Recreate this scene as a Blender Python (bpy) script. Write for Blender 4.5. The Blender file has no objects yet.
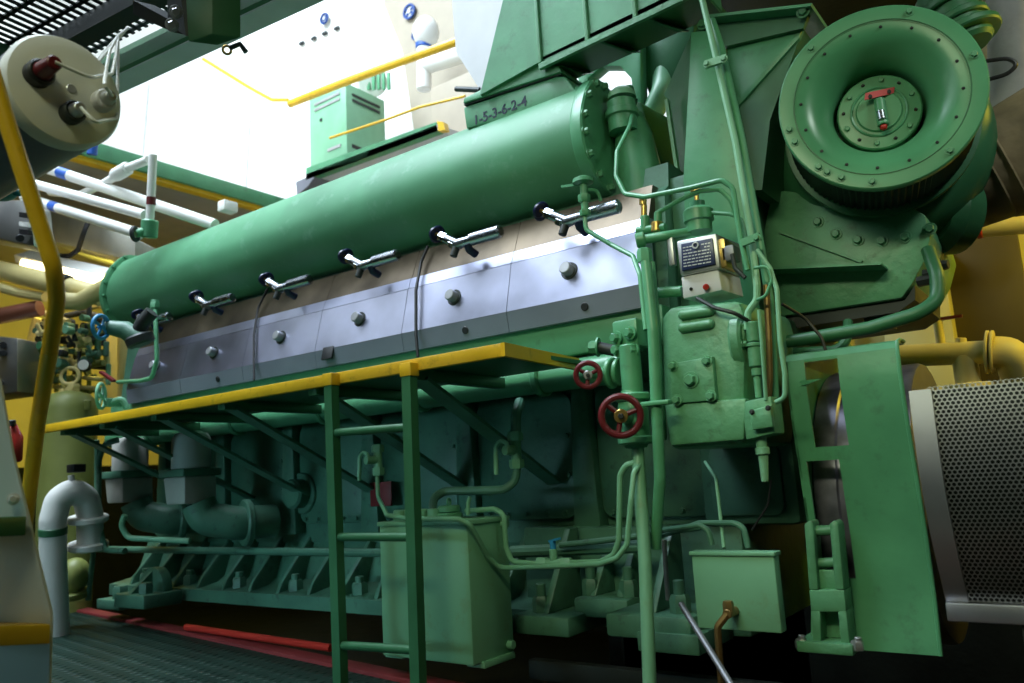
import bpy, bmesh, math, random
from mathutils import Vector, Matrix, Quaternion
random.seed(7)
C = bpy.context.scene.collection
V = Vector
PI = math.pi

# ------------------------------------------------------------------ camera frame
FPX = 800.0
EYE = V((0, 0, .6))
def _frame():
    a = V((-1112, 199, 800)).normalized()
    b = V((603.5, 102.5, 800)); b = (b - a * a.dot(b)).normalized()
    x = -a
    return x, b, x.cross(b)
AX, AY, AZ = _frame()                       # world axes written in camera axes (right, down, forward)
def ray(px, py):
    d = V((px - 512, py - 341.5, FPX))
    return V((AX.dot(d), AY.dot(d), AZ.dot(d)))
def P(px, py, Y):
    d = ray(px, py); return EYE + d * ((Y - EYE.y) / d.y)
def PX(px, py, X):
    d = ray(px, py); return EYE + d * ((X - EYE.x) / d.x)
def PZ(px, py, Z):
    d = ray(px, py); return EYE + d * ((Z - EYE.z) / d.z)
def PD(px, py, D):
    return EYE + ray(px, py) * (D / FPX)

# ------------------------------------------------------------------ materials
def mat(name, col, rough=.5, metal=0., var=.12, scale=6., bump=.0, bscale=40., dirt=None, dirt_amt=.0, coat=0., emit=None, estr=0.):
    m = bpy.data.materials.new(name); m.use_nodes = True
    nt = m.node_tree; N = nt.nodes; L = nt.links
    bs = N['Principled BSDF']
    bs.inputs['Roughness'].default_value = rough
    bs.inputs['Metallic'].default_value = metal
    if coat: bs.inputs['Coat Weight'].default_value = coat; bs.inputs['Coat Roughness'].default_value = .12
    tc = N.new('ShaderNodeTexCoord')
    no = N.new('ShaderNodeTexNoise'); no.inputs['Scale'].default_value = scale; no.inputs['Detail'].default_value = 5
    L.new(tc.outputs['Object'], no.inputs['Vector'])
    rp = N.new('ShaderNodeValToRGB')
    c = V(col)
    rp.color_ramp.elements[0].position = .3; rp.color_ramp.elements[1].position = .7
    rp.color_ramp.elements[0].color = (*[max(0, x * (1 - var)) for x in c], 1)
    rp.color_ramp.elements[1].color = (*[min(1, x * (1 + var)) for x in c], 1)
    L.new(no.outputs['Fac'], rp.inputs['Fac'])
    out = rp.outputs['Color']
    if dirt:
        n2 = N.new('ShaderNodeTexNoise'); n2.inputs['Scale'].default_value = scale * 3.1; n2.inputs['Detail'].default_value = 8; n2.inputs['Roughness'].default_value = .7
        L.new(tc.outputs['Object'], n2.inputs['Vector'])
        r2 = N.new('ShaderNodeValToRGB'); r2.color_ramp.elements[0].position = .56; r2.color_ramp.elements[1].position = .70
        r2.color_ramp.elements[0].color = (0, 0, 0, 1); r2.color_ramp.elements[1].color = (dirt_amt,) * 3 + (1,)
        L.new(n2.outputs['Fac'], r2.inputs['Fac'])
        mx = N.new('ShaderNodeMix'); mx.data_type = 'RGBA'
        L.new(r2.outputs['Color'], mx.inputs['Factor']); L.new(out, mx.inputs['A'])
        mx.inputs['B'].default_value = (*dirt, 1); out = mx.outputs['Result']
    L.new(out, bs.inputs['Base Color'])
    if rough < .95:
        mr = N.new('ShaderNodeMapRange'); mr.inputs['To Min'].default_value = max(.04, rough - .08); mr.inputs['To Max'].default_value = min(1, rough + .12)
        L.new(no.outputs['Fac'], mr.inputs['Value']); L.new(mr.outputs['Result'], bs.inputs['Roughness'])
    if bump:
        n3 = N.new('ShaderNodeTexNoise'); n3.inputs['Scale'].default_value = bscale; n3.inputs['Detail'].default_value = 3
        L.new(tc.outputs['Object'], n3.inputs['Vector'])
        b = N.new('ShaderNodeBump'); b.inputs['Strength'].default_value = bump; b.inputs['Distance'].default_value = .01
        L.new(n3.outputs['Fac'], b.inputs['Height']); L.new(b.outputs['Normal'], bs.inputs['Normal'])
    if emit:
        bs.inputs['Emission Color'].default_value = (*emit, 1); bs.inputs['Emission Strength'].default_value = estr
    return m

M = {}
M['green'] = mat('green_engine_paint', (.085, .30, .15), .36, var=.14, bump=.10, bscale=22, dirt=(.05, .09, .05), dirt_amt=.35)
M['greenlight'] = mat('pale_green_paint', (.21, .46, .28), .38, var=.1, bump=.06)
M['greencast'] = mat('green_paint_on_casting', (.105, .31, .16), .42, var=.18, bump=.3, bscale=35, dirt=(.05, .07, .03), dirt_amt=.5)
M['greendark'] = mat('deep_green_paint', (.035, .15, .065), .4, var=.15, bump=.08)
M['oldgreen'] = mat('grimy_green_paint', (.07, .19, .125), .45, var=.2, bump=.15, dirt=(.03, .04, .03), dirt_amt=.6)
M['tankgreen'] = mat('soft_green_tank_paint', (.17, .40, .24), .42, var=.1, scale=3, bump=.05, dirt=(.16, .15, .05), dirt_amt=.35)
M['olive'] = mat('olive_vessel_paint', (.22, .25, .065), .45, var=.1)
M['yellow'] = mat('yellow_paint', (.80, .47, .015), .34, var=.1, bump=.08, dirt=(.25, .12, .01), dirt_amt=.5)
M['yellowwall'] = mat('cream_bulkhead_paint', (.66, .58, .24), .55, var=.08, scale=2)
M['cream'] = mat('cream_pipe_paint', (.72, .60, .26), .45, var=.08)
M['white'] = mat('white_paint', (.80, .79, .75), .45, var=.04, scale=3, bump=.04)
M['casing'] = mat('white_casing_paint', (.84, .83, .79), .6, var=.03, scale=1.5)
M['greywhite'] = mat('pale_grey_sheet', (.62, .60, .62), .4, var=.06)
M['steel'] = mat('brushed_steel_cover', (.47, .48, .64), .34, 1., var=.22, scale=3.5, bump=.02, bscale=12)
M['chrome'] = mat('chromed_steel', (.42, .44, .50), .24, 1., var=.06)
M['alu'] = mat('dull_aluminium', (.55, .55, .56), .4, .9, var=.1)
M['galv'] = mat('galvanised_steel', (.36, .36, .39), .42, .85, var=.12)
M['mesh'] = mat('guard_mesh_steel', (.27, .27, .28), .38, .7, var=.12)
M['red'] = mat('dark_red_paint', (.13, .010, .014), .35, var=.15, bump=.1)
M['redkerb'] = mat('faded_red_kerb_paint', (.20, .022, .025), .5, var=.25)
M['redbright'] = mat('red_pipe_paint', (.50, .03, .02), .35, var=.1)
M['blue'] = mat('blue_paint', (.02, .10, .45), .4, var=.1)
M['navy'] = mat('navy_plastic', (.008, .014, .06), .35, var=.1)
M['skyblue'] = mat('blue_handwheel_paint', (.03, .27, .55), .4, var=.1)
M['teal'] = mat('teal_paint', (.02, .22, .22), .4, var=.1)
M['black'] = mat('black_rubber', (.012, .012, .014), .5, var=.2)
M['soot'] = mat('dark_steel', (.03, .035, .035), .5, .3, var=.2)
M['darkvoid'] = mat('bilge_shade_black', (.007, .009, .008), .55, var=.3, bump=.2)  # near-black puts deep shade into the colour of bilge, walls and ceiling
M['brass'] = mat('brass', (.65, .42, .13), .3, .9, var=.12)
M['lag'] = mat('brown_pipe_lagging', (.23, .17, .10), .85, var=.35, scale=9, bump=.6, bscale=14)
M['greylag'] = mat('grey_pipe_lagging', (.42, .40, .42), .8, var=.15, scale=8, bump=.4, bscale=20)
M['purple'] = mat('grey_cylinder_shell', (.16, .16, .19), .45, var=.1)
M['lamp'] = mat('lit_lamp_cover', (.9, .88, .8), .4, emit=(1., .80, .42), estr=9.)
M['signred'] = mat('dull_red_sign', (.25, .015, .02), .5)
M['ink'] = mat('blue_black_marker_ink', (.008, .02, .05), .6)
M['wrap'] = mat('pale_wrapped_canister', (.42, .42, .38), .5, var=.15, bump=.1)
M['tagred'] = mat('pinkish_red_tag', (.62, .08, .08), .4)
M['emblemblue'] = mat('emblem_blue_paint', (.004, .045, .22), .5)
M['tanstrip'] = mat('tan_reflection_steel', (.13, .10, .07), .36, .8, var=.5, scale=5)  # tan tint stands in for a warm reflection on the steel
M['lipgrey'] = mat('blue_grey_painted_steel', (.23, .25, .31), .4, .3, var=.08)
M['casingcream'] = mat('shaded_cream_casing_paint', (.40, .34, .26), .6, var=.06)  # darker cream stands in for weaker light on part of the casing
M['beamgrey'] = mat('glare_white_beam_paint', (.85, .85, .88), .4, var=.08)  # flange painted near white to imitate glare on silver steel
M['greengloss'] = mat('glossy_green_enamel', (.085, .30, .145), .30, var=.1)
M['olivepanel'] = mat('dull_olive_panel_paint', (.075, .055, .015), .55, var=.1)
M['soot2'] = mat('dull_grey_steel_rod', (.20, .20, .22), .45, .6, var=.2)
M['greenshell'] = mat('worn_green_shell_paint', (.095, .30, .155), .46, var=.16, scale=3, bump=.12, bscale=9, dirt=(.22, .42, .30), dirt_amt=.5)
M['greenshell'].node_tree.nodes['Principled BSDF'].inputs['Specular IOR Level'].default_value = .3
M['oldbrass'] = mat('tarnished_brass', (.22, .14, .05), .4, .7, var=.3)
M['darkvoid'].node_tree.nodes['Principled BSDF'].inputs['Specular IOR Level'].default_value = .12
M['knobsteel'] = mat('dull_knob_steel', (.34, .34, .36), .42, .5, var=.15)
M['darkpaint'] = mat('dark_grey_bulkhead_paint', (.10, .12, .11), .5, var=.1)
M['flysteel'] = mat('dark_flywheel_steel', (.20, .19, .24), .32, .7, var=.3, scale=20)
M['deckceil'] = mat('grey_deckhead_paint', (.40, .36, .30), .6, var=.12)
M['brownpipe'] = mat('red_brown_pipe_paint', (.20, .06, .03), .5)

def deck_mat():
    m = mat('chequer_deck_plate', (.012, .030, .022), .48, .1, var=.25, scale=4)
    nt = m.node_tree; N = nt.nodes; L = nt.links; bs = N['Principled BSDF']; bs.inputs['Specular IOR Level'].default_value = .15
    tc = N.new('ShaderNodeTexCoord'); mp = N.new('ShaderNodeMapping'); mp.inputs['Rotation'].default_value = (0, 0, PI / 4 + .1); mp.inputs['Scale'].default_value = (95, 62, 1)
    L.new(tc.outputs['Object'], mp.inputs['Vector'])
    sp = N.new('ShaderNodeSeparateXYZ'); L.new(mp.outputs['Vector'], sp.inputs[0])
    sn = []
    for ax in ('X', 'Y'):
        q = N.new('ShaderNodeMath'); q.operation = 'SINE'; L.new(sp.outputs[ax], q.inputs[0]); sn.append(q)
    mu = N.new('ShaderNodeMath'); mu.operation = 'MULTIPLY'; L.new(sn[0].outputs[0], mu.inputs[0]); L.new(sn[1].outputs[0], mu.inputs[1])
    mx = N.new('ShaderNodeMath'); mx.operation = 'MAXIMUM'; L.new(mu.outputs[0], mx.inputs[0]); mx.inputs[1].default_value = .1
    b = N.new('ShaderNodeBump'); b.inputs['Strength'].default_value = 1.; b.inputs['Distance'].default_value = .012
    L.new(mx.outputs[0], b.inputs['Height']); L.new(b.outputs['Normal'], bs.inputs['Normal'])
    return m
M['deck'] = deck_mat()

def plate_mat():
    m = mat('printed_data_plate', (.02, .03, .09), .3, var=.1)
    nt = m.node_tree; N = nt.nodes; L = nt.links; bs = N['Principled BSDF']
    return m
M['plate'] = plate_mat()

# ------------------------------------------------------------------ mesh builder
def frame_for(axis):
    z = V(axis).normalized()
    t = V((0, 0, 1)) if abs(z.z) < .9 else V((1, 0, 0))
    x = t.cross(z).normalized(); y = z.cross(x)
    return x, y, z

def fillet(pts, bend):
    pts = [V(p) for p in pts]
    if bend <= 0 or len(pts) < 3: return pts
    out = [pts[0]]
    for i in range(1, len(pts) - 1):
        a, b, c = pts[i - 1], pts[i], pts[i + 1]
        u = a - b; w = c - b
        lu, lw = u.length, w.length
        if lu < 1e-6 or lw < 1e-6: continue
        u /= lu; w /= lw
        ang = u.angle(w)
        if ang > PI - .06: out.append(b); continue
        d = min(bend / math.tan(ang / 2), lu * .48, lw * .48)
        p0 = b + u * d; p1 = b + w * d
        n = 5
        for k in range(n + 1):
            t = k / n
            out.append(p0 * (1 - t) ** 2 + b * 2 * t * (1 - t) + p1 * t * t)
    out.append(pts[-1])
    return out

class MB:
    def __init__(s): s.v = []; s.f = []
    def _add(s, vs, fs):
        o = len(s.v); s.v += [V(v) for v in vs]; s.f += [tuple(i + o for i in f) for f in fs]; return s
    def bm(s, b, mtx=None):
        b.verts.index_update()
        s._add([(mtx @ v.co if mtx else v.co.copy()) for v in b.verts], [[v.index for v in f.verts] for f in b.faces]); b.free(); return s
    def box(s, lo, hi, bevel=0., rot=None, seg=2):
        lo = V(lo); hi = V(hi); c = (lo + hi) / 2; d = hi - lo
        b = bmesh.new(); bmesh.ops.create_cube(b, size=1.)
        for v in b.verts: v.co = V((v.co.x * d.x, v.co.y * d.y, v.co.z * d.z))
        if bevel: bmesh.ops.bevel(b, geom=b.edges[:], offset=bevel, segments=seg, affect='EDGES', profile=.5)
        m = Matrix.Translation(c)
        if rot: m = m @ rot.to_4x4()
        return s.bm(b, m)
    def prism(s, poly, vec, bevel=0.):
        poly = [V(p) for p in poly]; vec = V(vec); n = len(poly)
        b = bmesh.new()
        a = [b.verts.new(p) for p in poly]; c = [b.verts.new(p + vec) for p in poly]
        b.faces.new(a); b.faces.new(c[::-1])
        for i in range(n): b.faces.new((a[i], c[i], c[(i + 1) % n], a[(i + 1) % n]))
        bmesh.ops.recalc_face_normals(b, faces=b.faces[:])
        if bevel: bmesh.ops.bevel(b, geom=b.edges[:], offset=bevel, segments=2, affect='EDGES', profile=.5)
        return s.bm(b)
    def lathe(s, prof, base, axis, seg=32, closed=True):
        x, y, z = frame_for(axis); base = V(base); vs = []; fs = []
        n = len(prof)
        for r, h in prof:
            for k in range(seg):
                a = 2 * PI * k / seg
                vs.append(base + z * h + (x * math.cos(a) + y * math.sin(a)) * max(r, 1e-5))
        for i in range(n - 1):
            for k in range(seg):
                k2 = (k + 1) % seg
                fs.append((i * seg + k, i * seg + k2, (i + 1) * seg + k2, (i + 1) * seg + k))
        if closed:
            fs.append(tuple(range(seg))[::-1]); fs.append(tuple((n - 1) * seg + k for k in range(seg)))
        return s._add(vs, fs)
    def cyl(s, p0, p1, r, seg=20, r2=None, ch=.15):
        p0 = V(p0); p1 = V(p1); d = p1 - p0; h = d.length; r2 = r if r2 is None else r2
        c = min(r * ch, h * .2)
        return s.lathe([(r - c, 0), (r, c), (r2, h - c), (r2 - c, h)], p0, d, seg)
    def hexa(s, p, axis, r, h):
        x, y, z = frame_for(axis)
        return s.lathe([(r, 0), (r, h * .75), (r * .82, h)], p, axis, 6)
    def tube(s, pts, r, seg=10, bend=0., cap=True):
        pts = fillet(pts, bend); n = len(pts)
        T = []
        for i in range(n):
            d = (pts[min(i + 1, n - 1)] - pts[max(i - 1, 0)])
            T.append(d.normalized() if d.length > 1e-9 else V((0, 0, 1)))
        x, y, z = frame_for(T[0]); vs = []; fs = []
        for i in range(n):
            if i:
                q = T[i - 1].rotation_difference(T[i]); x = q @ x; x = (x - T[i] * x.dot(T[i])).normalized()
            y = T[i].cross(x)
            rr = r[i] if isinstance(r, (list, tuple)) else r
            for k in range(seg):
                a = 2 * PI * k / seg; vs.append(pts[i] + (x * math.cos(a) + y * math.sin(a)) * rr)
        for i in range(n - 1):
            for k in range(seg):
                k2 = (k + 1) % seg; fs.append((i * seg + k, i * seg + k2, (i + 1) * seg + k2, (i + 1) * seg + k))
        if cap: fs.append(tuple(range(seg))[::-1]); fs.append(tuple((n - 1) * seg + k for k in range(seg)))
        return s._add(vs, fs)
    def bar(s, p0, p1, w, t, side):
        """flat bar from p0 to p1, w wide along 'side', t thick across it"""
        p0 = V(p0); p1 = V(p1); z = (p1 - p0).normalized(); x = V(side); x = (x - z * x.dot(z)).normalized(); y = z.cross(x)
        q = [x * w / 2 + y * t / 2, -x * w / 2 + y * t / 2, -x * w / 2 - y * t / 2, x * w / 2 - y * t / 2]
        return s.prism([p0 + k for k in q], p1 - p0)
    def torus(s, c, axis, R, r, seg=32, ms=10):
        x, y, z = frame_for(axis); c = V(c); vs = []; fs = []
        for i in range(seg):
            a = 2 * PI * i / seg; d = x * math.cos(a) + y * math.sin(a)
            for k in range(ms):
                b = 2 * PI * k / ms; vs.append(c + d * (R + r * math.cos(b)) + z * r * math.sin(b))
        for i in range(seg):
            for k in range(ms):
                i2 = (i + 1) % seg; k2 = (k + 1) % ms; fs.append((i * ms + k, i2 * ms + k, i2 * ms + k2, i * ms + k2))
        return s._add(vs, fs)
    def ball(s, c, r, sx=(1, 1, 1), seg=16):
        b = bmesh.new(); bmesh.ops.create_uvsphere(b, u_segments=seg, v_segments=seg // 2, radius=r)
        return s.bm(b, Matrix.Translation(V(c)) @ Matrix.Diagonal((*sx, 1)))
    def grid(s, rows):
        n = len(rows); m = len(rows[0])
        vs = [p for r in rows for p in r]; fs = [(i * m + k, i * m + k + 1, (i + 1) * m + k + 1, (i + 1) * m + k) for i in range(n - 1) for k in range(m - 1)]
        return s._add(vs, fs)
    def base(s):
        xs = [v.x for v in s.v]; ys = [v.y for v in s.v]; zs = [v.z for v in s.v]
        return V(((min(xs) + max(xs)) / 2, (min(ys) + max(ys)) / 2, min(zs)))
    def mesh(s, name, material, org, ang=35):
        me = bpy.data.meshes.new(name)
        me.from_pydata([v - org for v in s.v], [], s.f); me.validate()
        b = bmesh.new(); b.from_mesh(me); bmesh.ops.recalc_face_normals(b, faces=b.faces[:])
        for f in b.faces: f.smooth = True
        lim = math.radians(ang)
        for e in b.edges:
            if len(e.link_faces) == 2 and e.calc_face_angle(0) > lim: e.smooth = False
        b.to_mesh(me); b.free()
        me.materials.append(material)
        return me

ORG = {}
def thing(name, label, cat, loc, group=None):
    o = bpy.data.objects.new(name, None); C.objects.link(o); o.location = loc; o.empty_display_size = .05
    o['label'] = label; o['category'] = cat
    if group: o['group'] = group
    ORG[o.name] = V(loc); return o
def part(name, mb, m, parent, label=None, kind=None, ang=35):
    org = ORG[parent.name]
    o = bpy.data.objects.new(name, mb.mesh(name, m if not isinstance(m, str) else M[m], org, ang)); C.objects.link(o)
    o.parent = parent; ORG[o.name] = org
    if label: o['label'] = label
    if kind: o['kind'] = kind
    return o
def solo(name, mb, m, label, cat, group=None, kind=None):
    org = mb.base()
    o = bpy.data.objects.new(name, mb.mesh(name, m if not isinstance(m, str) else M[m], org)); C.objects.link(o); o.location = org
    if kind: o['kind'] = kind
    if label: o['label'] = label; o['category'] = cat
    if group: o['group'] = group
    ORG[o.name] = org; return o
def struct(name, mb, m): return solo(name, mb, m, None, None, kind='structure')
def dup(root, loc, label=None, group=None, rot=None):
    r = root.copy(); C.objects.link(r); r.location = loc
    if rot is not None: r.rotation_euler = rot
    if label: r['label'] = label
    if group: r['group'] = group
    for ch in list(root.children):
        c = ch.copy(); C.objects.link(c); c.parent = r
        for g in list(ch.children):
            d = g.copy(); C.objects.link(d); d.parent = c
    return r
_bolts = {}
def bolt(parent, p, axis, r=.012, h=.012, m='green', name='bolt'):
    key = (round(r, 4), round(h, 4), m, name)
    if key not in _bolts:
        mb = MB(); mb.lathe([(r * 1.45, 0), (r * 1.45, h * .15), (r * 1.4, h * .2)], (0, 0, 0), (0, 0, 1), 14); mb.hexa((0, 0, h * .15), (0, 0, 1), r, h * .85)
        _bolts[key] = mb.mesh(name, M[m], V((0, 0, 0)))
    o = bpy.data.objects.new(name, _bolts[key]); C.objects.link(o); o.parent = parent
    o.rotation_mode = 'QUATERNION'; o.rotation_quaternion = V((0, 0, 1)).rotation_difference(V(axis).normalized())
    o.location = V(p) - ORG[parent.name]
    return o
def handwheel(parent, c, axis, R, r, m, hubm=None, nspoke=3, hubr=None, ph=.4):
    c = V(c); x, y, z = frame_for(axis); hubr = hubr or R * .25
    rim = MB().torus(c, z, R, r)
    w = part('handwheel', rim, m, parent)
    for k in range(nspoke):
        a = ph + 2 * PI * k / nspoke; d = x * math.cos(a) + y * math.sin(a)
        part('spoke', MB().tube([c + d * hubr * .6 - z * r * .4, c + d * R], r * .75, 8), m, w)
    h = MB().cyl(c - z * r * 1.6, c + z * r * 1.2, hubr, 18)
    part('hub', h, hubm or m, w)
    part('spindle_nut', MB().hexa(c + z * r * 1.2, z, hubr * .45, r * 1.4), 'soot', w)
    return w
def pipe(label, pts, r, m='green', bend=.03, name='pipe', group=None, seg=10):
    return solo(name, MB().tube(pts, r, seg, bend), m, label, 'pipe', group)
def pp(*l): return [P(*q) for q in l]

# ================================================================== SETTING
DA, DB = PZ(50, 605, 0), PZ(400, 680, 0)
dd = (DB - DA); dd /= dd.x
def deck_y(x): return DA.y + dd.y * (x - DA.x)
d = MB().prism([(-8.2, deck_y(-8.2), -.012), (1.6, deck_y(1.6), -.012), (1.6, -2.2, -.012), (-8.2, -2.2, -.012)], (0, 0, .012))
struct('floor', d, 'deck')
k = MB().prism([V((x, deck_y(x) + dy, -.05)) for x, dy in ((-7, -.02), (1.5, -.02), (1.5, .055), (-7, .055))], (0, 0, .062), .004)
struct('trim_1', k, 'redkerb')
struct('floor_bilge', MB().box((-8.2, 1.4, -.62), (2.2, 6, -.6)), 'darkvoid')
# right hand bulkhead
struct('wall_middle_back', MB().box((-2.4, 4.25, -.6), (-1.35, 4.35, 2.75)), 'casing')
struct('wall_right_back', MB().box((-1.35, 4.25, .32), (2.2, 4.35, 2.75)), 'yellowwall')
struct('wall_right_back_lower', MB().box((-2.4, 4.25, -.6), (2.2, 4.35, .32)), 'darkvoid')  # blackened to paint in the shade under the engine
struct('wall_right', MB().box((2.1, -2.2, -.6), (2.2, 4.3, 3)), 'darkpaint')
struct('wall_left', MB().box((-8.3, -2.2, .95), (-8.2, 6, 2.8)), 'yellowwall')
struct('wall_left_lower', MB().box((-8.3, -2.2, -.6), (-8.2, 6, .95)), 'darkvoid')  # lower half blackened where lamp light is blocked
struct('wall_left_back', MB().box((-8.2, 5.5, .95), (-2.4, 5.6, 2.8)), 'yellowwall')
struct('wall_left_back_lower', MB().box((-8.2, 5.5, -.6), (-2.4, 5.6, .95)), 'darkvoid')  # shade below the lamp painted in as near-black
struct('wall_inner', MB().box((-2.5, 4.25, -.6), (-2.4, 5.5, 2.75)), 'darkvoid')  # near-black colour stands in for shade here
# engine casing above (white, open to the skylight)
struct('wall_casing_back', MB().box((-11, 5.5, 2.8), (2.2, 5.6, 9.)), 'casing')
struct('wall_casing_left', MB().box((-11.1, -2.2, 2.8), (-11, 5.6, 9.)), 'casing')
struct('wall_casing_front', MB().box((-11, -2.3, 2.9), (2.2, -2.2, 9.)), 'casing')
struct('wall_front', MB().box((-8.2, -2.3, -.6), (2.2, -2.2, 2.9)), 'darkpaint')
struct('ceiling_left', MB().box((-11, -2.2, 2.8), (-5.0, 5.5, 2.9)), 'deckceil')
cm = MB().box((-5.02, -1.2, 2.79), (-4.99, 5.5, 2.90), .004)
struct('trim_2', cm, 'green')
struct('trim_3', MB().box((-5.10, -1.2, 2.765), (-5.03, 5.5, 2.80), .003), 'yellow')
struct('floor_bounce', MB().box((-5.0, 3.45, 1.55), (-2.4, 5.5, 1.6)), 'greylag')  # unseen plate added behind the engine to bounce light upward
struct('ceiling_right', MB().box((-1.25, -2.2, 2.78), (2.2, 5.5, 2.9)), 'darkvoid')  # shade put into the near-black colour; also stops the skylight
struct('ceiling_front', MB().box((-5, -2.2, 2.8), (-1.25, -1.2, 2.9)), 'deckceil')

# ================================================================== ENGINE
XN, XF = -1.03, -4.32                    # near and far end of the cylinder row
eng = thing('diesel_engine', 'long green six-cylinder diesel engine block with shiny steel side covers', 'engine', (-2.6, 2.9, .08))
# main crankcase
prof = [(2.50, .36), (2.50, .93), (2.27, .97), (2.27, 1.105), (2.31, 1.49), (2.345, 1.515), (2.36, 1.60), (3.35, 1.60), (3.35, .36)]
part('crankcase', MB().prism([V((XF, y, z)) for y, z in prof], (XN - XF, 0, 0)), 'oldgreen', eng)
part('side_ledge', MB().box((XF, 2.215, .985), (XN, 2.28, 1.10), .008), 'green', eng)
# bedplate with flange
bp = [(2.30, .10), (2.30, .155), (2.42, .175), (2.46, .20), (2.52, .37), (3.3, .37), (3.3, .10)]
part('bedplate', MB().prism([V((XF - .12, y, z)) for y, z in bp], (3.0 - .0, 0, 0)), 'oldgreen', eng)
rx = XF + .05
ribs = []
while rx < -1.75:
    q = MB().prism([V((rx, 2.315, .155)), V((rx, 2.335, .20)), V((rx, 2.50, .385)), V((rx, 2.53, .385)), V((rx, 2.53, .155))], (.022, 0, 0), .003)
    part('bedplate_rib', q, 'oldgreen', eng); rx += .205
for i in range(8):
    x = XF + .12 + i * .41
    if x > -1.8: break
    nb = MB().hexa((x, 2.37, .16), (0, 0, 1), .034, .05); nb.cyl((x, 2.37, .2), (x, 2.37, .235), .018, 12)
    part('foundation_nut', nb, 'oldgreen', eng)
# crankcase doors with bolts
def rrect(x0, x1, z0, z1, r, Y, n=5):
    o = []
    for cx, cz, a0 in ((x1 - r, z1 - r, 0), (x0 + r, z1 - r, 90), (x0 + r, z0 + r, 180), (x1 - r, z0 + r, 270)):
        for k in range(n + 1):
            a = math.radians(a0 + 90 * k / n); o.append(V((cx + r * math.cos(a), Y, cz + r * math.sin(a))))
    return o
for i in range(6):
    cx = -1.22 - .54 * i
    x0, x1 = cx - .225, cx + .215
    dr = part('crankcase_door', MB().prism(rrect(x0, x1, .445, .90, .05, 2.475), (0, .03, 0), .005), 'oldgreen', eng)
    for k in range(5):
        bolt(dr, (x0 + .05 + k * (x1 - x0 - .1) / 4, 2.475, .465), (0, -1, 0), .009, .014, 'oldgreen')
    for zz in (.60, .74):
        bolt(dr, (x1 - .02, 2.475, zz), (0, -1, 0), .009, .014, 'oldgreen')
# columns between the doors
for i in range(6):
    cx = -1.49 - .54 * i
    part('frame_column', MB().prism([V((cx - .055, 2.44, .40)), V((cx + .055, 2.44, .40)), V((cx + .03, 2.44, .95)), V((cx - .03, 2.44, .95))], (0, .07, 0), .008), 'oldgreen', eng)
# round cover on the second door from the far end
rc = P(290, 494, 2.40)
rd = MB().cyl(rc + V((0, .08, 0)), rc + V((0, .06, 0)), .095, 32); rd.cyl(rc + V((0, .07, 0)), rc, .068, 32)
part('round_cover', rd, 'oldgreen', eng)
# camshaft tube under the walkway
part('camshaft_tube', MB().cyl((XF, 2.235, .925), (-1.18, 2.235, .925), .05, 24), 'green', eng)
for x in (-3.9, -3.2, -2.6, -2.05, -1.5):
    part('tube_flange', MB().cyl((x - .015, 2.235, .925), (x + .015, 2.235, .925), .062, 24), 'green', eng)
# steel side covers
def cov(prof_, x0, x1): return MB().prism([V((x0, y, z)) for y, z in prof_], (x1 - x0, 0, 0))
for i in range(6):
    cx = -1.345 - .5 * i
    x0, x1 = cx - .2488, cx + .2488
    if i == 0: x1 = XN - .035
    cv = part('side_cover', cov([(2.26, 1.165), (2.180, 1.165), (2.226, 1.345), (2.26, 1.347)], x0, x1), 'steel', eng, ang=10)
    part('lower_lip', cov([(2.26, 1.094), (2.192, 1.094), (2.180, 1.1645), (2.26, 1.1645)], x0, x1), 'lipgrey', cv, 'blue grey lower lip', ang=10)
    part('upper_bevel', cov([(2.29, 1.3475), (2.228, 1.3475), (2.245, 1.392), (2.29, 1.392)], x0, x1), 'steel', cv, ang=10)
    part('top_strip', cov([(2.36, 1.3925), (2.249, 1.3925), (2.30, 1.515), (2.36, 1.515)], x0, x1), 'tanstrip', cv, 'top strip tinted tan as a warm reflection', ang=10)
    nrm = V((0, -.969, .248)); ctr = V((cx, 2.2055, 1.264))
    kb = MB().cyl(ctr, ctr + nrm * .034, .0215, 24)
    part('washer', MB().cyl(ctr, ctr + nrm * .004, .031, 24), 'soot', cv)
    part('cover_knob', kb, 'knobsteel', cv)
    for hx in (cx + .06,):
        hp = V((hx, 2.186, 1.130)); hn = V((0, -.985, -.17))
        if i in (0, 1, 4): part('cover_hole_plug', MB().cyl(hp - hn * .006, hp + hn * .004, .014, 18), 'black', cv)
nm = P(327, 353, 2.172)
part('name_badge', MB().box(nm - V((.032, 0, .027)), nm + V((.032, .010, .027)), .002, Matrix.Rotation(math.radians(-14), 3, 'X')), 'black', eng, 'small black square badge')

# dark cables lying over the covers
def cable(label, pts, r, m='black', bend=.05, cat='cable', group=None, name='cable'):
    return solo(name, MB().tube(pts, r, 8, bend), m, label, cat, group)
cable('black cable hanging over the steel covers left of the widest bright panel', pp((428, 246, 2.27), (421, 262, 2.25), (416, 290, 2.20), (416, 335, 2.16), (418, 357, 2.15)), .006)
cable('black cable hanging over the steel covers below the second cock from the far end', pp((268, 288, 2.27), (258, 308, 2.25), (254, 335, 2.20), (254, 380, 2.15)), .0055)

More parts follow.
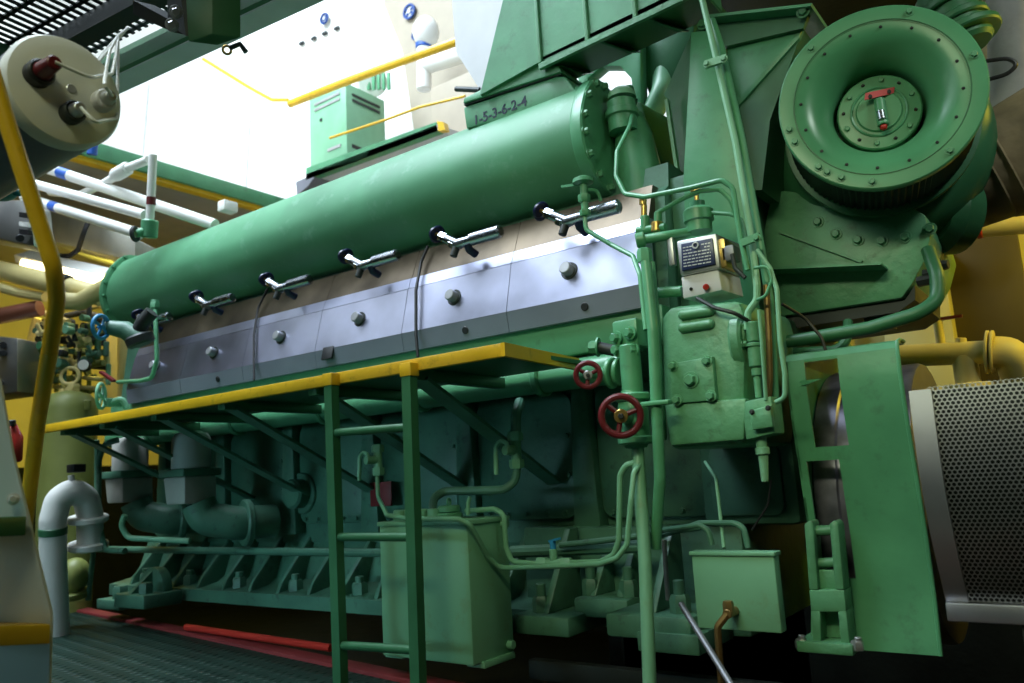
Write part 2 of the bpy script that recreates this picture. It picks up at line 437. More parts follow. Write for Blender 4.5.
# ------------------------------------------------------------------ charge air receiver
RY, RZ = 2.32, 1.715
rec = thing('charge_air_receiver', 'big green horizontal cylinder running along the top of the engine', 'engine pipe', (-2.6, RY, 1.47))
XR0, XR1 = -4.36, -1.275
ctl = [(2.285, 1.940), (2.225, 1.875), (2.184, 1.785), (2.178, 1.715), (2.200, 1.640), (2.258, 1.578), (2.33, 1.548), (2.40, 1.545), (2.45, 1.585), (2.465, 1.66), (2.465, 1.80), (2.45, 1.89), (2.405, 1.94), (2.345, 1.952)]
def section(k=1., n=6):
    o = []; m = len(ctl)
    for i in range(m):
        p0, p1, p2, p3 = (V((*ctl[(i + j) % m], 0)) for j in (-1, 0, 1, 2))
        for q_ in range(n):
            t = q_ / n
            p = .5 * (2 * p1 + (p2 - p0) * t + (2 * p0 - 5 * p1 + 4 * p2 - p3) * t * t + (3 * p1 - p0 - 3 * p2 + p3) * t ** 3)
            o.append((RY + (p.x - RY) * k, RZ + (p.y - RZ) * k))
    return o
def rloft(prof_):
    mb = MB(); n = len(section()); 
    vs = [V((x, y, z)) for x, k in prof_ for y, z in section(k)]
    fs = [(i * n + k, i * n + (k + 1) % n, (i + 1) * n + (k + 1) % n, (i + 1) * n + k) for i in range(len(prof_) - 1) for k in range(n)]
    fs += [tuple(range(n)), tuple((len(prof_) - 1) * n + k for k in range(n))]
    return mb._add(vs, fs)
part('shell', rloft([(XR0, 1.), (XR1, 1.)]), 'greenshell', rec)
ef = part('far_end_flange', rloft([(XR0 - .01, 1.12), (XR0 + .025, 1.12), (XR0 + .035, 1.0)]), 'green', rec)
part('far_end_dome', rloft([(XR0 - .075, .1), (XR0 - .07, .5), (XR0 - .05, .8), (XR0 - .02, .95), (XR0 - .01, 1.)]), 'green', rec)
for k in range(14):
    y, z = section(1.07)[k * 6]
    bolt(ef, (XR0 + .025, y, z), (1, 0, 0), .010, .018, 'green')
nf = part('near_end_flange', rloft([(XR1 - .012, 1.0), (XR1 - .004, 1.03), (XR1 + .030, 1.03), (XR1 + .036, .99)]), 'green', rec)
for k in range(14):
    y, z = section(.93)[k * 6]
    bolt(nf, (XR1 + .035, y, z), (1, 0, 0), .012, .018, 'greencast')
pq = [P(466, 129, 2.25), P(463, 107, 2.25), P(556, 76, 2.25), P(565, 76, 2.25), P(577, 92, 2.25), P(577, 100, 2.25)]
part('outlet_pedestal', MB().prism(pq, (0, .18, 0), .008), 'green', rec)
part('gasket', MB().prism([P(464, 105.5, 2.245), P(464, 103, 2.245), P(560, 71, 2.245), P(561, 74, 2.245)], (0, .18, 0)), 'soot', rec)
part('upper_flange', MB().prism([P(463, 103, 2.235), P(464, 98, 2.235), P(482, 89, 2.235), P(541, 63, 2.235), P(558, 66, 2.235), P(561, 71.5, 2.235)], (0, .2, 0), .003), 'green', rec)
# firing order lettering on the pedestal
def lettering(body, size, mtx, m, parent, name='lettering', ext=.0006):
    cu = bpy.data.curves.new('t', 'FONT'); cu.body = body; cu.size = size; cu.extrude = ext; cu.offset = size * .012
    to = bpy.data.objects.new('t', cu); C.objects.link(to)
    bpy.context.view_layer.update()
    me = bpy.data.meshes.new_from_object(to.evaluated_get(bpy.context.evaluated_depsgraph_get()))
    bpy.data.objects.remove(to); bpy.data.curves.remove(cu)
    me.transform(mtx); me.transform(Matrix.Translation(-ORG[parent.name])); me.materials.clear(); me.materials.append(M[m])
    o = bpy.data.objects.new(name, me); C.objects.link(o); o.parent = parent; ORG[o.name] = ORG[parent.name]; return o
RX90 = Matrix.Rotation(PI / 2, 4, 'X')
lt0 = P(473.5, 125.5, 2.2485)
lettering('1-5-3-6-2-4', .054, Matrix.Translation(lt0) @ RX90, 'ink', rec, 'firing_order_lettering')

# ------------------------------------------------------------------ indicator cocks
def make_cock(label):
    o = V((0, 0, 0)); t = thing('indicator_cock', label, 'valve', o, 'chrome indicator cocks along the covers')
    ax = V((1, 0, .0)).normalized()
    part('cylinder', MB().lathe([(.014, 0), (.023, .002), (.023, .128), (.017, .133)], V((.045, 0, 0)), ax, 20), 'chrome', t)
    b = MB().tube([V((.05, 0, 0)), V((-.02, 0, -.005)), V((-.075, -.005, .03))], [.015, .021, .018], 14)
    b.hexa((-.03, 0, -.004), (-.85, -.05, .5), .021, .03)
    part('body', b, 'chrome', t)
    part('outlet_leg', MB().cyl((-.02, 0, 0), (-.035, -.012, -.05), .014, 14), 'soot', t)
    part('inlet_leg', MB().tube([(.02, 0, 0), (.02, .015, -.03), (.02, .05, -.04)], .015, 12), 'navy', t)
    part('gland_nut', MB().hexa((-.07, -.004, .027), (-.85, -.05, .5), .020, .035), 'chrome', t)
    w = part('handwheel', MB().torus((-.125, .01, .06), (-.85, .1, .5), .026, .0085, 22, 8), 'navy', t)
    part('wheel_web', MB().cyl((-.128, -.008, .0615), (-.117, -.008, .055), .026, 20), 'navy', w)
    part('stem', MB().cyl((-.09, -.005, .04), (-.135, -.008, .067), .007, 10), 'brass', t)
    return t
cock_pts = [(572, 219), (462, 242), (366, 264), (283, 287), (210, 304), (150, 322)]
where = ['at the near end beside a green valve', 'second from the near end', 'third from the near end', 'third from the far end', 'second from the far end', 'farthest, half hidden by pipework']
c0 = None
for (px, py), wd in zip(cock_pts, where):
    lb = 'chrome cock with navy handwheel, ' + wd
    if c0 is None: c0 = make_cock(lb); c0.location = P(px, py, 2.17)
    else: dup(c0, P(px, py, 2.17), lb)

# green vent valve near the first cock and its line
gv = thing('vent_valve', 'small green valve with lever handle beside the nearest chrome cock', 'valve', P(584, 210, 2.12))
q = P(584, 195, 2.12)
b = MB().cyl(q + V((0, 0, .045)), q + V((0, 0, -.06)), .012, 14); b.hexa(q + V((0, 0, .0)), (0, 0, -1), .02, .025); b.hexa(q + V((0, 0, -.05)), (0, 0, -1), .018, .02)
part('body', b, 'green', gv)
part('cap', MB().lathe([(.018, 0), (.034, .005), (.032, .018), (.015, .026)], q + V((0, 0, .035)), (0, 0, 1), 20), 'green', gv)
part('lever', MB().bar(P(586, 184, 2.12), P(562, 187, 2.12), .014, .008, (0, 1, 0)), 'green', gv)
part('side_tube', MB().tube(pp((588, 190, 2.12), (597, 190, 2.14), (601, 201, 2.15)), .006, 8, .02), 'green', gv)
pipe('thin green line dropping from the lever valve across the last steel cover', pp((584, 207, 2.12), (586, 230, 2.12), (612, 245, 2.12), (633, 256, 2.08), (640, 275, 2.04), (646, 330, 2.0)), .0075, 'green', .03)

# ================================================================== WALKWAY + LADDER
WZ = .935
wk = thing('walkway', 'narrow walkway with yellow edge bar along the engine side', 'walkway', (-2.6, 1.9, .9))
part('deck_plate', MB().box((-3.94, 1.71, WZ), (-1.27, 2.13, WZ + .012)), 'greendark', wk)
part('edge_bar', MB().box((-3.94, 1.69, WZ - .015), (-1.262, 1.71, WZ + .022), .003), 'yellow', wk)
part('end_bar', MB().prism([V((-1.262, 1.69, WZ - .015)), V((-1.262, 1.69, WZ + .022)), V((-1.30, 2.13, WZ + .022)), V((-1.30, 2.13, WZ - .015))], (.014, 0, 0)), 'yellow', wk)
for x in (-3.75, -3.4, -3.0, -2.55, -2.05, -1.62):
    part('cross_bearer', MB().box((x - .02, 1.71, WZ - .035), (x + .02, 2.16, WZ), .003), 'greendark', wk)
    part('strut', MB().bar((x, 1.76, WZ - .03), (x, 2.45, WZ - .36), .062, .012, (1, 0, 0)), 'oldgreen', wk)

ld = thing('ladder', 'green steel ladder with yellow top hooked on the walkway edge', 'ladder', (-1.78, 1.68, 0))
def lp(px, py): return P(px, py, 1.675)
lt, lb_, rt, rb = lp(331, 378), lp(341, 694), lp(409, 368), lp(419, 700)
lb_ = lt + (lb_ - lt) * ((lt.z) / (lt.z - lb_.z)); rb = rt + (rb - rt) * ((rt.z) / (rt.z - rb.z))
for a, b2, nm in ((lt, lb_, 'l'), (rt, rb, 'r')):
    part('stile', MB().bar(a, b2, .034, .03, (1, 0, 0)), 'greendark', ld)
    part('hook_cap', MB().box(a + V((-.022, -.018, -.025)), a + V((.022, .02, .014)), .003), 'yellow', ld)
for (a, b2) in (((331, 433), (411, 427)), ((334, 537), (413, 537)), ((338, 645), (416, 650))):
    part('rung', MB().cyl(lp(*a), lp(*b2), .0125, 14), 'greendark', ld)

# ================================================================== TANK below the walkway
tk = thing('drain_tank', 'pale green rectangular tank standing behind the ladder', 'tank', (-1.76, 2.0, .09))
t0 = P(379, 523, 1.86); t1 = P(467, 521, 1.86); tz0, tz1 = .075, t1.z
part('body', MB().box((t0.x, 1.86, tz0), (t1.x, 2.06, tz1), .006), 'tankgreen', tk)
part('top_rim', MB().box((t0.x - .006, 1.855, tz1 - .012), (t1.x + .006, 2.065, tz1 + .002), .003), 'tankgreen', tk)
tc_ = P(449, 508, 1.98)
cap = MB().cyl((tc_.x, 1.98, tz1), (tc_.x, 1.98, tz1 + .02), .042, 28); cap.cyl((tc_.x, 1.98, tz1 + .02), (tc_.x, 1.98, tz1 + .042), .036, 28)
cp = part('filler_cap', cap, 'greencast', tk); part('cap_ring', MB().torus((tc_.x, 1.98, tz1 + .052), (1, .3, 0), .012, .004, 16, 6), 'greencast', cp)
part('breather', MB().tube(pp((468, 515, 1.95), (468, 503, 1.95), (470, 497, 1.95)), .006, 8, .01), 'tankgreen', tk)
for (px, py, yy) in ((400, 515, 1.93), (411, 513, 1.93), (422, 512, 1.95), (434, 508, 1.95)):
    w = P(px, py, yy); part('top_fitting', MB().cyl((w.x, yy, tz1), (w.x, yy, tz1 + .035), .022, 16), 'tankgreen', tk)
for (py) in (525, 650):
    w = PX(492, py, t1.x); part('side_lug', MB().cyl((t1.x, 2.03, w.z), (t1.x + .02, 2.03, w.z), .014, 12), 'tankgreen', tk)
part('foot', MB().box((t1.x - .06, 1.9, tz0 - .015), (t1.x + .01, 2.05, tz0 + .004), .003), 'tankgreen', tk)
part('foot', MB().box((t0.x - .03, 1.9, tz0 - .015), (t0.x + .05, 2.05, tz0 + .004), .003), 'tankgreen', tk)

# ================================================================== PIPES below the walkway
pipe('long horizontal pipe along the foot of the engine left of the ladder', [P(92, 549, 2.30), P(385, 553, 2.30), P(430, 554, 2.30)], .017, 'oldgreen')
pipe('horizontal green pipe low behind the tee fitting near the tank', pp((512, 552, 2.30), (648, 546, 2.30)), .021, 'oldgreen')
pipe('thinner pipe just above the horizontal pipe behind the tee fitting', pp((560, 545, 2.26), (600, 541, 2.26), (648, 535, 2.26), (700, 527, 2.26)), .010, 'oldgreen')
pipe('slim drain line curving from the lever cock across the tank top to the tall pole', pp((377, 470, 2.0), (378, 497, 1.98), (387, 515, 1.88), (409, 519, 1.84), (459, 519, 1.83), (470, 524, 1.84), (488, 557, 1.93), (500, 568, 1.97), (560, 566, 1.97), (600, 564, 1.95), (617, 558, 1.93), (627, 545, 1.93), (631, 500, 1.93), (634, 472, 1.95), (640, 465, 1.98)), .0075, 'tankgreen', .03)
pipe('slim line leaving the tank top and dropping to the tee fitting', pp((466, 511, 2.0), (494, 509, 2.0), (504, 514, 2.0), (506, 547, 2.0), (512, 562, 2.0), (540, 564, 2.0), (553, 563, 2.0)), .0085, 'tankgreen', .03)
pipe('slim line rising from the tee fitting beside the tall pole', pp((558, 563, 2.0), (600, 562, 1.99), (614, 555, 1.98), (619, 540, 1.98), (620, 475, 1.98), (626, 465, 1.98), (638, 462, 1.98)), .0085, 'tankgreen', .03)
tf = thing('tee_fitting', 'small green tee valve with blue tap between two slim lines', 'valve', P(554, 572, 2.0))
q = P(554, 563, 2.0)
b = MB().cyl(q - V((.05, 0, 0)), q + V((.05, 0, 0)), .013, 14); b.hexa(q + V((-.055, 0, 0)), (1, 0, 0), .018, .03); b.hexa(q + V((.03, 0, 0)), (1, 0, 0), .018, .03); b.cyl(q, q + V((0, 0, .04)), .012, 14)
part('body', b, 'tankgreen', tf)
part('tap', MB().cyl(q + V((0, 0, .035)), q + V((0, 0, .065)), .009, 12), 'skyblue', tf)
part('tap_lever', MB().bar(q + V((-.01, 0, .062)), q + V((.03, -.01, .07)), .012, .006, (0, 1, 0)), 'skyblue', tf)

def lever_cock(px, py, Y, label, sc=1., low=None):
    q = P(px, py, Y); t = thing('lever_cock', label, 'valve', q)
    b = MB().cyl(q + V((0, 0, .055)) * sc, q - V((0, 0, .055)) * sc, .017 * sc, 14); b.hexa(q + V((0, 0, .03)) * sc, (0, 0, 1), .026 * sc, .03 * sc); b.hexa(q - V((0, 0, .03)) * sc, (0, 0, -1), .025 * sc, .03 * sc)
    part('body', b, 'tankgreen', t)
    part('spindle', MB().cyl(q + V((0, -.005, 0)), q + V((-.01, -.05, .0)) * 1, .016 * sc, 16), 'tankgreen', t)
    c = q + V((-.02, -.045, .0))
    part('lever', MB().tube([c + V((.02, 0, 0)) * sc, c + V((.018, 0, .024)) * sc, c + V((-.008, 0, .032)) * sc, c + V((-.028, 0, .015)) * sc, c + V((-.032, 0, -.075)) * sc], .0075 * sc, 8, .018), 'tankgreen', t)
    return t
lever_cock(378, 460, 2.0, 'green cock with hooked lever just left of the right ladder stile', .9)
lever_cock(516, 450, 2.12, 'green cock with hooked lever above the bent pipe right of the tank', 1.)
pipe('bent green pipe from the hooked-lever cock down to the tank top', pp((517, 466, 2.12), (516, 481, 2.12), (504, 490, 2.10), (443, 491, 2.05), (433, 499, 2.0), (433, 513, 1.98)), .014, 'oldgreen', .05)
pipe('short green riser above the hooked-lever cock right of the tank', pp((516, 438, 2.12), (516, 415, 2.13), (520, 402, 2.2)), .018, 'oldgreen', .04)
# red plate on a crankcase door
rp_ = P(381, 494, 2.425)
solo('warning_sign', MB().box(rp_ - V((.062, .004, .05)), rp_ + V((.062, .004, .05)), .003), 'signred', 'small dull red square plate on the engine door behind the ladder', 'sign')

# two wrapped canisters
def canister(px, py, Y, s, label):
    q = P(px, py, Y); t = thing('fuel_filter', label, 'filter', q - V((0, 0, .2)))
    part('upper_body', MB().lathe([(.075, .0), (.085, .01), (.085, .14), (.07, .165), (.03, .175)], q, (0, 0, 1), 28), 'wrap', t)
    part('collar', MB().box(q + V((-.10, -.10, -.03)), q + V((.10, .09, .005)), .006), 'oldgreen', t)
    lo = MB().prism([q + V((-.085, -.085, -.03)), q + V((.085, -.085, -.03)), q + V((.075, -.075, -.15)), q + V((-.075, -.075, -.15))], (0, .16, 0), .008)
    part('lower_box', lo, 'wrap', t)
    part('elbow', MB().tube([q + V((.03, .02, -.15)), q + V((.05, .04, -.22)), q + V((.16, .14, -.25)), q + V((.2, .3, -.25))], .075, 20, .12), 'oldgreen', t)
    part('elbow_flange', MB().cyl(q + V((.16, .16, -.25)), q + V((.17, .19, -.25)), .105, 28), 'oldgreen', t)
    return t
canister(130, 472, 2.15, 1., 'wrapped canister at the far end of the engine under the walkway')
canister(191, 470, 2.10, 1., 'wrapped canister second from the far end under the walkway')

# small bedplate things far left
q = P(152, 582, 2.2)
pu = thing('end_bracket', 'rounded green bracket bolted down at the far foot of the engine', 'bracket', (q.x, 2.2, .1))
dome = [V((q.x + .10 * math.cos(a), 2.2, q.z - .03 + .10 * math.sin(a))) for a in [PI * k / 12 for k in range(13)]]
part('dome', MB().prism(dome + [V((q.x - .1, 2.2, .15)), V((q.x + .1, 2.2, .15))], (0, .05, 0), .005), 'oldgreen', pu)
part('base', MB().box((q.x - .13, 2.08, .09), (q.x + .14, 2.28, .155), .01), 'oldgreen', pu)
part('base_nut', MB().hexa((q.x + .07, 2.13, .155), (0, 0, 1), .035, .05), 'oldgreen', pu)
part('rib', MB().prism([V((q.x - .02, 2.2, .25)), V((q.x - .02, 2.09, .155)), V((q.x - .02, 2.2, .155))], (.025, 0, 0)), 'oldgreen', pu)
q = P(120, 600, 2.2)
solo('foot_block', MB().box(q + V((-.12, -.06, -.04)), q + V((.10, .1, .01)), .008).hexa(q + V((0, 0, .01)), (0, 0, 1), .04, .06), 'oldgreen', 'small green foot block with a nut left of the rounded bracket', 'bracket')

# right hand engine feet
def foot(px0, px1, pyt, pyb, Y, label, ribs=1, nut=None):
    a = P(px0, pyb, Y); b2 = P(px1, pyt, Y)
    t = thing('engine_foot', label, 'engine foot', ((a.x + b2.x) / 2, Y + .1, a.z))
    part('pad', MB().box((a.x, Y, a.z), (b2.x, Y + .25, b2.z), .012), 'oldgreen', t)
    zt = .42
    for k in range(ribs):
        x = a.x + (b2.x - a.x) * (k + .5) / ribs
        part('rib', MB().prism([V((x - .012, Y + .04, b2.z)), V((x - .012, Y + .2, zt)), V((x - .012, Y + .25, zt)), V((x - .012, Y + .25, b2.z))], (.024, 0, 0), .004), 'oldgreen', t)
    for f in (nut or (.3,)):
        x = a.x + (b2.x - a.x) * f
        n = MB().hexa((x, Y + .07, b2.z), (0, 0, 1), .03, .05); n.cyl((x, Y + .07, b2.z + .04), (x, Y + .07, b2.z + .09), .016, 12)
        part('nut', n, 'oldgreen', t)
    return t
foot(511, 568, 618, 634, 2.15, 'green engine foot with nut just right of the tank', 1, (.35,))
foot(574, 627, 600, 617, 2.25, 'raised green engine foot left of the tall pole', 2, (.15, .85))
foot(606, 690, 618, 637, 2.10, 'wide green engine foot directly behind the tall pole', 1, (.78,))
solo('chock_plate', MB().box(P(638, 651, 2.09), P(698, 636, 2.09) + V((0, .25, 0)), .004), 'oldgreen', 'flat green plate under the wide engine foot', 'plate')
part_lo = MB().prism([V((-1.75, 2.42, .09)), V((-1.75, 2.42, .42)), V((-.93, 2.42, .42)), V((-.93, 2.42, .09))], (0, .8, 0), .01)
part('near_bedplate', part_lo, 'oldgreen', eng)
part('near_crankcase', MB().box((-1.04, 2.40, .42), (-.74, 3.3, 1.05), .02), 'oldgreen', eng)
part('near_head_block', MB().box((-1.06, 2.36, 1.0), (-.80, 3.3, 1.55), .02), 'oldgreen', eng)
part('near_door', MB().prism(rrect(-1.0, -.78, .45, .66, .03, 2.385), (0, .02, 0), .004), 'oldgreen', eng)

# right hand box
bx = thing('drip_box', 'green sheet metal box with a drain cock hanging low under the control unit', 'box', (-.83, 2.1, .2))
b0 = P(691, 553, 2.02); b1 = P(773, 550, 2.02)
part('body', MB().prism([V((b0.x, 2.02, b0.z)), V((b1.x, 2.02, b0.z)), V((b1.x + .0, 2.02, .19)), V((b0.x, 2.02, .19))], (0, .04, 0), .004), 'tankgreen', bx)
part('lid', MB().box((b0.x - .004, 2.015, b0.z - .006), (b1.x + .004, 2.065, b0.z + .004), .002), 'tankgreen', bx)
ck = P(732, 612, 2.0)
cb = MB().cyl(ck + V((0, .02, 0)), ck + V((0, -.035, 0)), .012, 12); cb.hexa(ck + V((0, -.02, .0)), (0, 0, 1), .014, .03)
part('drain_cock', cb, 'oldbrass', bx)
part('drain_tube', MB().tube([ck + V((0, -.03, 0)), ck + V((-.025, -.04, -.03)), ck + V((-.03, -.04, -.2))], .009, 8, .02), 'oldbrass', bx)
pipe('thin straight line entering the top of the drip box', pp((724, 548, 2.1), (716, 478, 2.2), (705, 462, 2.3)), .005, 'tankgreen', .03)
pipe('slim hooked line over the left side of the drip box', pp((712, 545, 2.1), (708, 530, 2.1), (700, 525, 2.1), (665, 530, 2.15), (648, 533, 2.2)), .008, 'oldgreen', .03)
pipe('slim hooked line over the right side of the drip box', pp((748, 548, 2.1), (744, 528, 2.1), (735, 523, 2.1), (700, 523, 2.15), (670, 533, 2.18), (645, 540, 2.2)), .008, 'oldgreen', .03)
cable('thin wire curving above the drip box', pp((752, 530, 2.15), (768, 505, 2.15), (771, 480, 2.15)), .003, 'black', .05)
pipe('bare steel rod slanting down to the bilge left of the drip box', pp((681, 604, 2.0), (730, 683, 1.85), (745, 712, 1.8)), .008, 'soot2', .02)
pipe('thin rod standing on the wide engine foot', pp((664, 540, 2.15), (668, 600, 2.16)), .007, 'galv', .0)
solo('tie_rail', MB().box((-1.6, 2.2, -.04), (-.3, 2.24, .02), .004), 'soot', 'dark steel rail low in the bilge below the engine feet', 'rail')

# tall pole and the standing pipes
pl = thing('standing_pipe', 'tall green pipe running down past the left side of the control unit', 'pipe', P(656, 545, 2.0))
part('tube', MB().tube(pp((646, 262, 2.0), (653, 330, 1.98), (660, 480, 1.97), (655, 548, 2.0)), .0155, 18, .1), 'green', pl)
part('inner_tube', MB().tube(pp((652, 262, 2.05), (658, 330, 2.05), (664, 440, 2.06)), .009, 14), 'green', pl)
part('clamp', MB().box(P(640, 407, 1.95), P(668, 399, 1.95) + V((0, .03, 0)), .004), 'green', pl)

# ------------------------------------------------------------------ red handwheel valves
hv = thing('globe_valve', 'green globe valve with the larger dark red handwheel', 'valve', P(652, 760, 1.875))
q = P(626, 405, 1.99)
part('riser', MB().cyl(P(629, 345, 2.0), P(633, 395, 2.0), .030, 20), 'green', hv)
part('flange', MB().cyl(P(633, 397, 2.0) + V((0, 0, .01)), P(633, 397, 2.0) - V((0, 0, .012)), .05, 24), 'green', hv)
part('lower_flange', MB().cyl(P(636, 440, 2.0) + V((0, 0, .01)), P(636, 440, 2.0) - V((0, 0, .012)), .05, 24), 'green', hv)
part('body', MB().lathe([(.03, -.08), (.042, -.04), (.042, .04), (.03, .08)], P(634, 419, 2.0), (0, 0, 1), 24), 'green', hv)
part('lower_pipe', MB().tube(pp((637, 440, 2.0), (645, 560, 1.94), (650, 690, 1.88), (652, 760, 1.875)), .0175, 18), 'tankgreen', hv)
wd = -ray(640, 405).normalized()
w0 = P(621, 416, 1.90)
part('bonnet', MB().cyl(P(634, 419, 2.0), w0 - wd * .02, .017, 14), 'green', hv)
handwheel(hv, w0, wd, .052, .0095, 'red', 'brass', 3, .019, .3)
hv2 = thing('globe_valve', 'green globe valve with the smaller dark red handwheel at the walkway end', 'valve', P(610, 392, 2.05))
w1 = P(588, 375, 1.93); wd2 = -ray(640, 375).normalized()
part('body', MB().cyl(P(601, 374, 2.0), P(628, 372, 2.05), .02, 16), 'green', hv2)
part('flange', MB().cyl(P(610, 373, 2.0), P(614, 373, 2.0), .045, 24), 'green', hv2)
part('flange', MB().cyl(P(617, 372, 2.01), P(621, 372, 2.01), .04, 24), 'green', hv2)
part('bonnet', MB().cyl(w1, P(602, 374, 2.0), .012, 12), 'green', hv2)
handwheel(hv2, w1, wd2, .034, .0078, 'red', 'alu', 3, .013)
# bolted top of the riser
rt_ = thing('bolted_elbow', 'green bolted pipe elbow above the red handwheels', 'pipe fitting', P(628, 350, 2.0))
q = P(625, 338, 2.02)
part('block', MB().box(q + V((-.03, -.02, -.03)), q + V((.05, .06, .05)), .008), 'green', rt_)
for (px, py) in ((617, 338), (631, 333), (618, 350), (634, 350)):
    bolt(rt_, P(px, py, 1.995), (-.3, -1, 0), .014, .02, 'green')
part('stub', MB().cyl(P(598, 347, 2.03), P(615, 351, 2.04), .017, 14), 'soot', rt_)
bolt(rt_, P(599, 347, 2.03), (-1, -.3, .1), .02, .03, 'green')

# ================================================================== CONTROL UNIT (governor drive)
gov = thing('governor', 'green cast control unit with bolted square plate and dark data plate on top', 'engine control', (-.85, 2.2, .65))
GY = 2.05
g = [P(658, 318, GY), P(668, 306, GY), P(740, 300, GY), P(746, 320, GY), P(744, 446, GY), P(668, 450, GY), P(661, 400, GY)]
part('housing', MB().prism(g, (0.02, .36, 0), .022), 'greencast', gov)
part('lower_step', MB().prism([P(664, 404, GY - .012), P(746, 398, GY - .012), P(744, 440, GY - .012), P(670, 446, GY - .012)], (0, .1, 0), .008), 'greencast', gov)
for y0 in (314, 327):
    a, b2 = P(683, y0 + 1, GY - .002), P(710, y0 - 3, GY - .002)
    pad = MB().tube([a, b2], .014, 12); pad.ball(a, .014); pad.ball(b2, .014)
    part('oval_pad', pad, 'greencast', gov)
sq = [P(669, 364, GY - .02), P(712, 356, GY - .02), P(716, 400, GY - .02), P(672, 404, GY - .02)]
sp = part('square_plate', MB().prism(sq, (0, .03, 0), .004), 'greencast', gov)
for (px, py) in ((673, 366), (707, 361), (711, 396), (677, 400)):
    bolt(sp, P(px, py, GY - .02), (0, -1, 0), .011, .014, 'greencast')
bolt(sp, P(691, 380, GY - .02), (0, -1, 0), .016, .018, 'greencast')
fl = P(734, 340, GY)
ff = part('side_flange', MB().cyl(V((fl.x - .012, GY + .07, fl.z)), V((fl.x + .022, GY + .07, fl.z)), .09, 32), 'greencast', gov)
for k in range(8):
    a = 2 * PI * k / 8 + .2
    bolt(ff, (fl.x + .022, GY + .07 + .07 * math.cos(a), fl.z + .07 * math.sin(a)), (1, 0, 0), .009, .012, 'greencast')
# silver device with data plate
s0 = [P(676, 241, GY + .02), P(716, 233, GY + .02), P(720, 268, GY + .02), P(680, 276, GY + .02)]
part('instrument_case', MB().prism(s0, (0.01, .16, 0), .006), 'alu', gov)
s1 = [P(681, 244, GY + .012), P(712, 238, GY + .012), P(715, 264, GY + .012), P(682, 271, GY + .012)]
plq = part('data_plate', MB().prism(s1, (0, .012, 0), .001), 'plate', gov, 'dark blue data plate')
# rows of small unreadable print
pr = MB()
ux = (s1[1] - s1[0]); uz = (s1[3] - s1[0])
for r_ in range(7):
    u = .06
    while u < .92:
        w = random.uniform(.05, .16); w = min(w, .94 - u)
        if not (r_ < 2 and .35 < u < .62):
            pr.prism([s1[0] + ux * u + uz * (.14 + r_ * .115), s1[0] + ux * (u + w) + uz * (.14 + r_ * .115), s1[0] + ux * (u + w) + uz * (.18 + r_ * .115), s1[0] + ux * u + uz * (.18 + r_ * .115)], (0, -.0008, 0))
        u += w + .03
part('plate_print', pr, 'alu', plq, kind='stuff')
cxp = s1[0] + ux * .48 + uz * .16
rg = MB().torus(cxp + V((0, -.003, 0)), (0, -1, 0), .008, .0025, 20, 6)
part('plate_eye', rg, 'alu', plq)
s2 = [P(681, 277, GY + .03), P(718, 269, GY + .03), P(722, 290, GY + .03), P(683, 299, GY + .03)]
lb2 = part('lower_case', MB().prism(s2, (0.01, .14, 0), .004), 'greywhite', gov)
part('red_button', MB().cyl(P(706, 287, GY + .03), P(706, 287, GY + .015), .009, 16), 'redbright', lb2)
part('key_hole', MB().cyl(P(691, 289, GY + .03), P(691, 289, GY + .026), .005, 12), 'soot', lb2)
part('brass_side', MB().box(P(719, 268, GY + .03), P(724, 238, GY + .03) + V((0, .08, 0)), .003), 'brass', gov)
tq = P(700, 232, GY + .08)
part('top_cap', MB().lathe([(.036, 0), (.036, .028), (.043, .032), (.043, .062), (.036, .07), (.022, .074), (.022, .09)], tq, (0, 0, 1), 28), 'green', gov)
part('top_stem', MB().lathe([(.007, 0), (.007, .03), (.016, .034), (.016, .05), (.006, .054)], tq + V((0, 0, .088)), (0, 0, 1), 16), 'brass', gov)
part('case_clip', MB().box(P(666, 236, GY + .03) - V((0, 0, .09)), P(672, 236, GY + .03) + V((0, .02, 0)), .004), 'alu', gov)
part('inlet_pipe', MB().tube(pp((640, 240, 2.07), (665, 236, 2.08), (690, 232, 2.12)), .014, 14, .03), 'green', gov)
part('inlet_nut', MB().cyl(P(636, 241, 2.06), P(645, 239, 2.07), .023, 18), 'green', gov)
part('elbow_nut', MB().hexa(P(645, 262, 2.06), (0, 0, 1), .022, .04), 'green', gov)
part('stub_pipe', MB().cyl(P(655, 293, 2.1), P(683, 291, 2.1), .016, 16), 'green', gov)
# fittings left of the unit
ft = thing('fitting_stack', 'stack of brass and green fittings left of the data plate', 'pipe fitting', P(648, 250, 2.1))
for px, y0, y1, r_, m_ in ((645, 232, 216, .014, 'green'), (644, 216, 205, .009, 'brass'), (643, 205, 195, .011, 'brass'), (657, 232, 222, .018, 'brass'), (658, 222, 212, .012, 'green')):
    part('fitting', MB().cyl(P(px, y0, 2.1), P(px, y1, 2.1), r_, 12), m_, ft)
part('union', MB().cyl(P(637, 231, 2.1), P(666, 227, 2.1), .013, 14), 'green', ft)

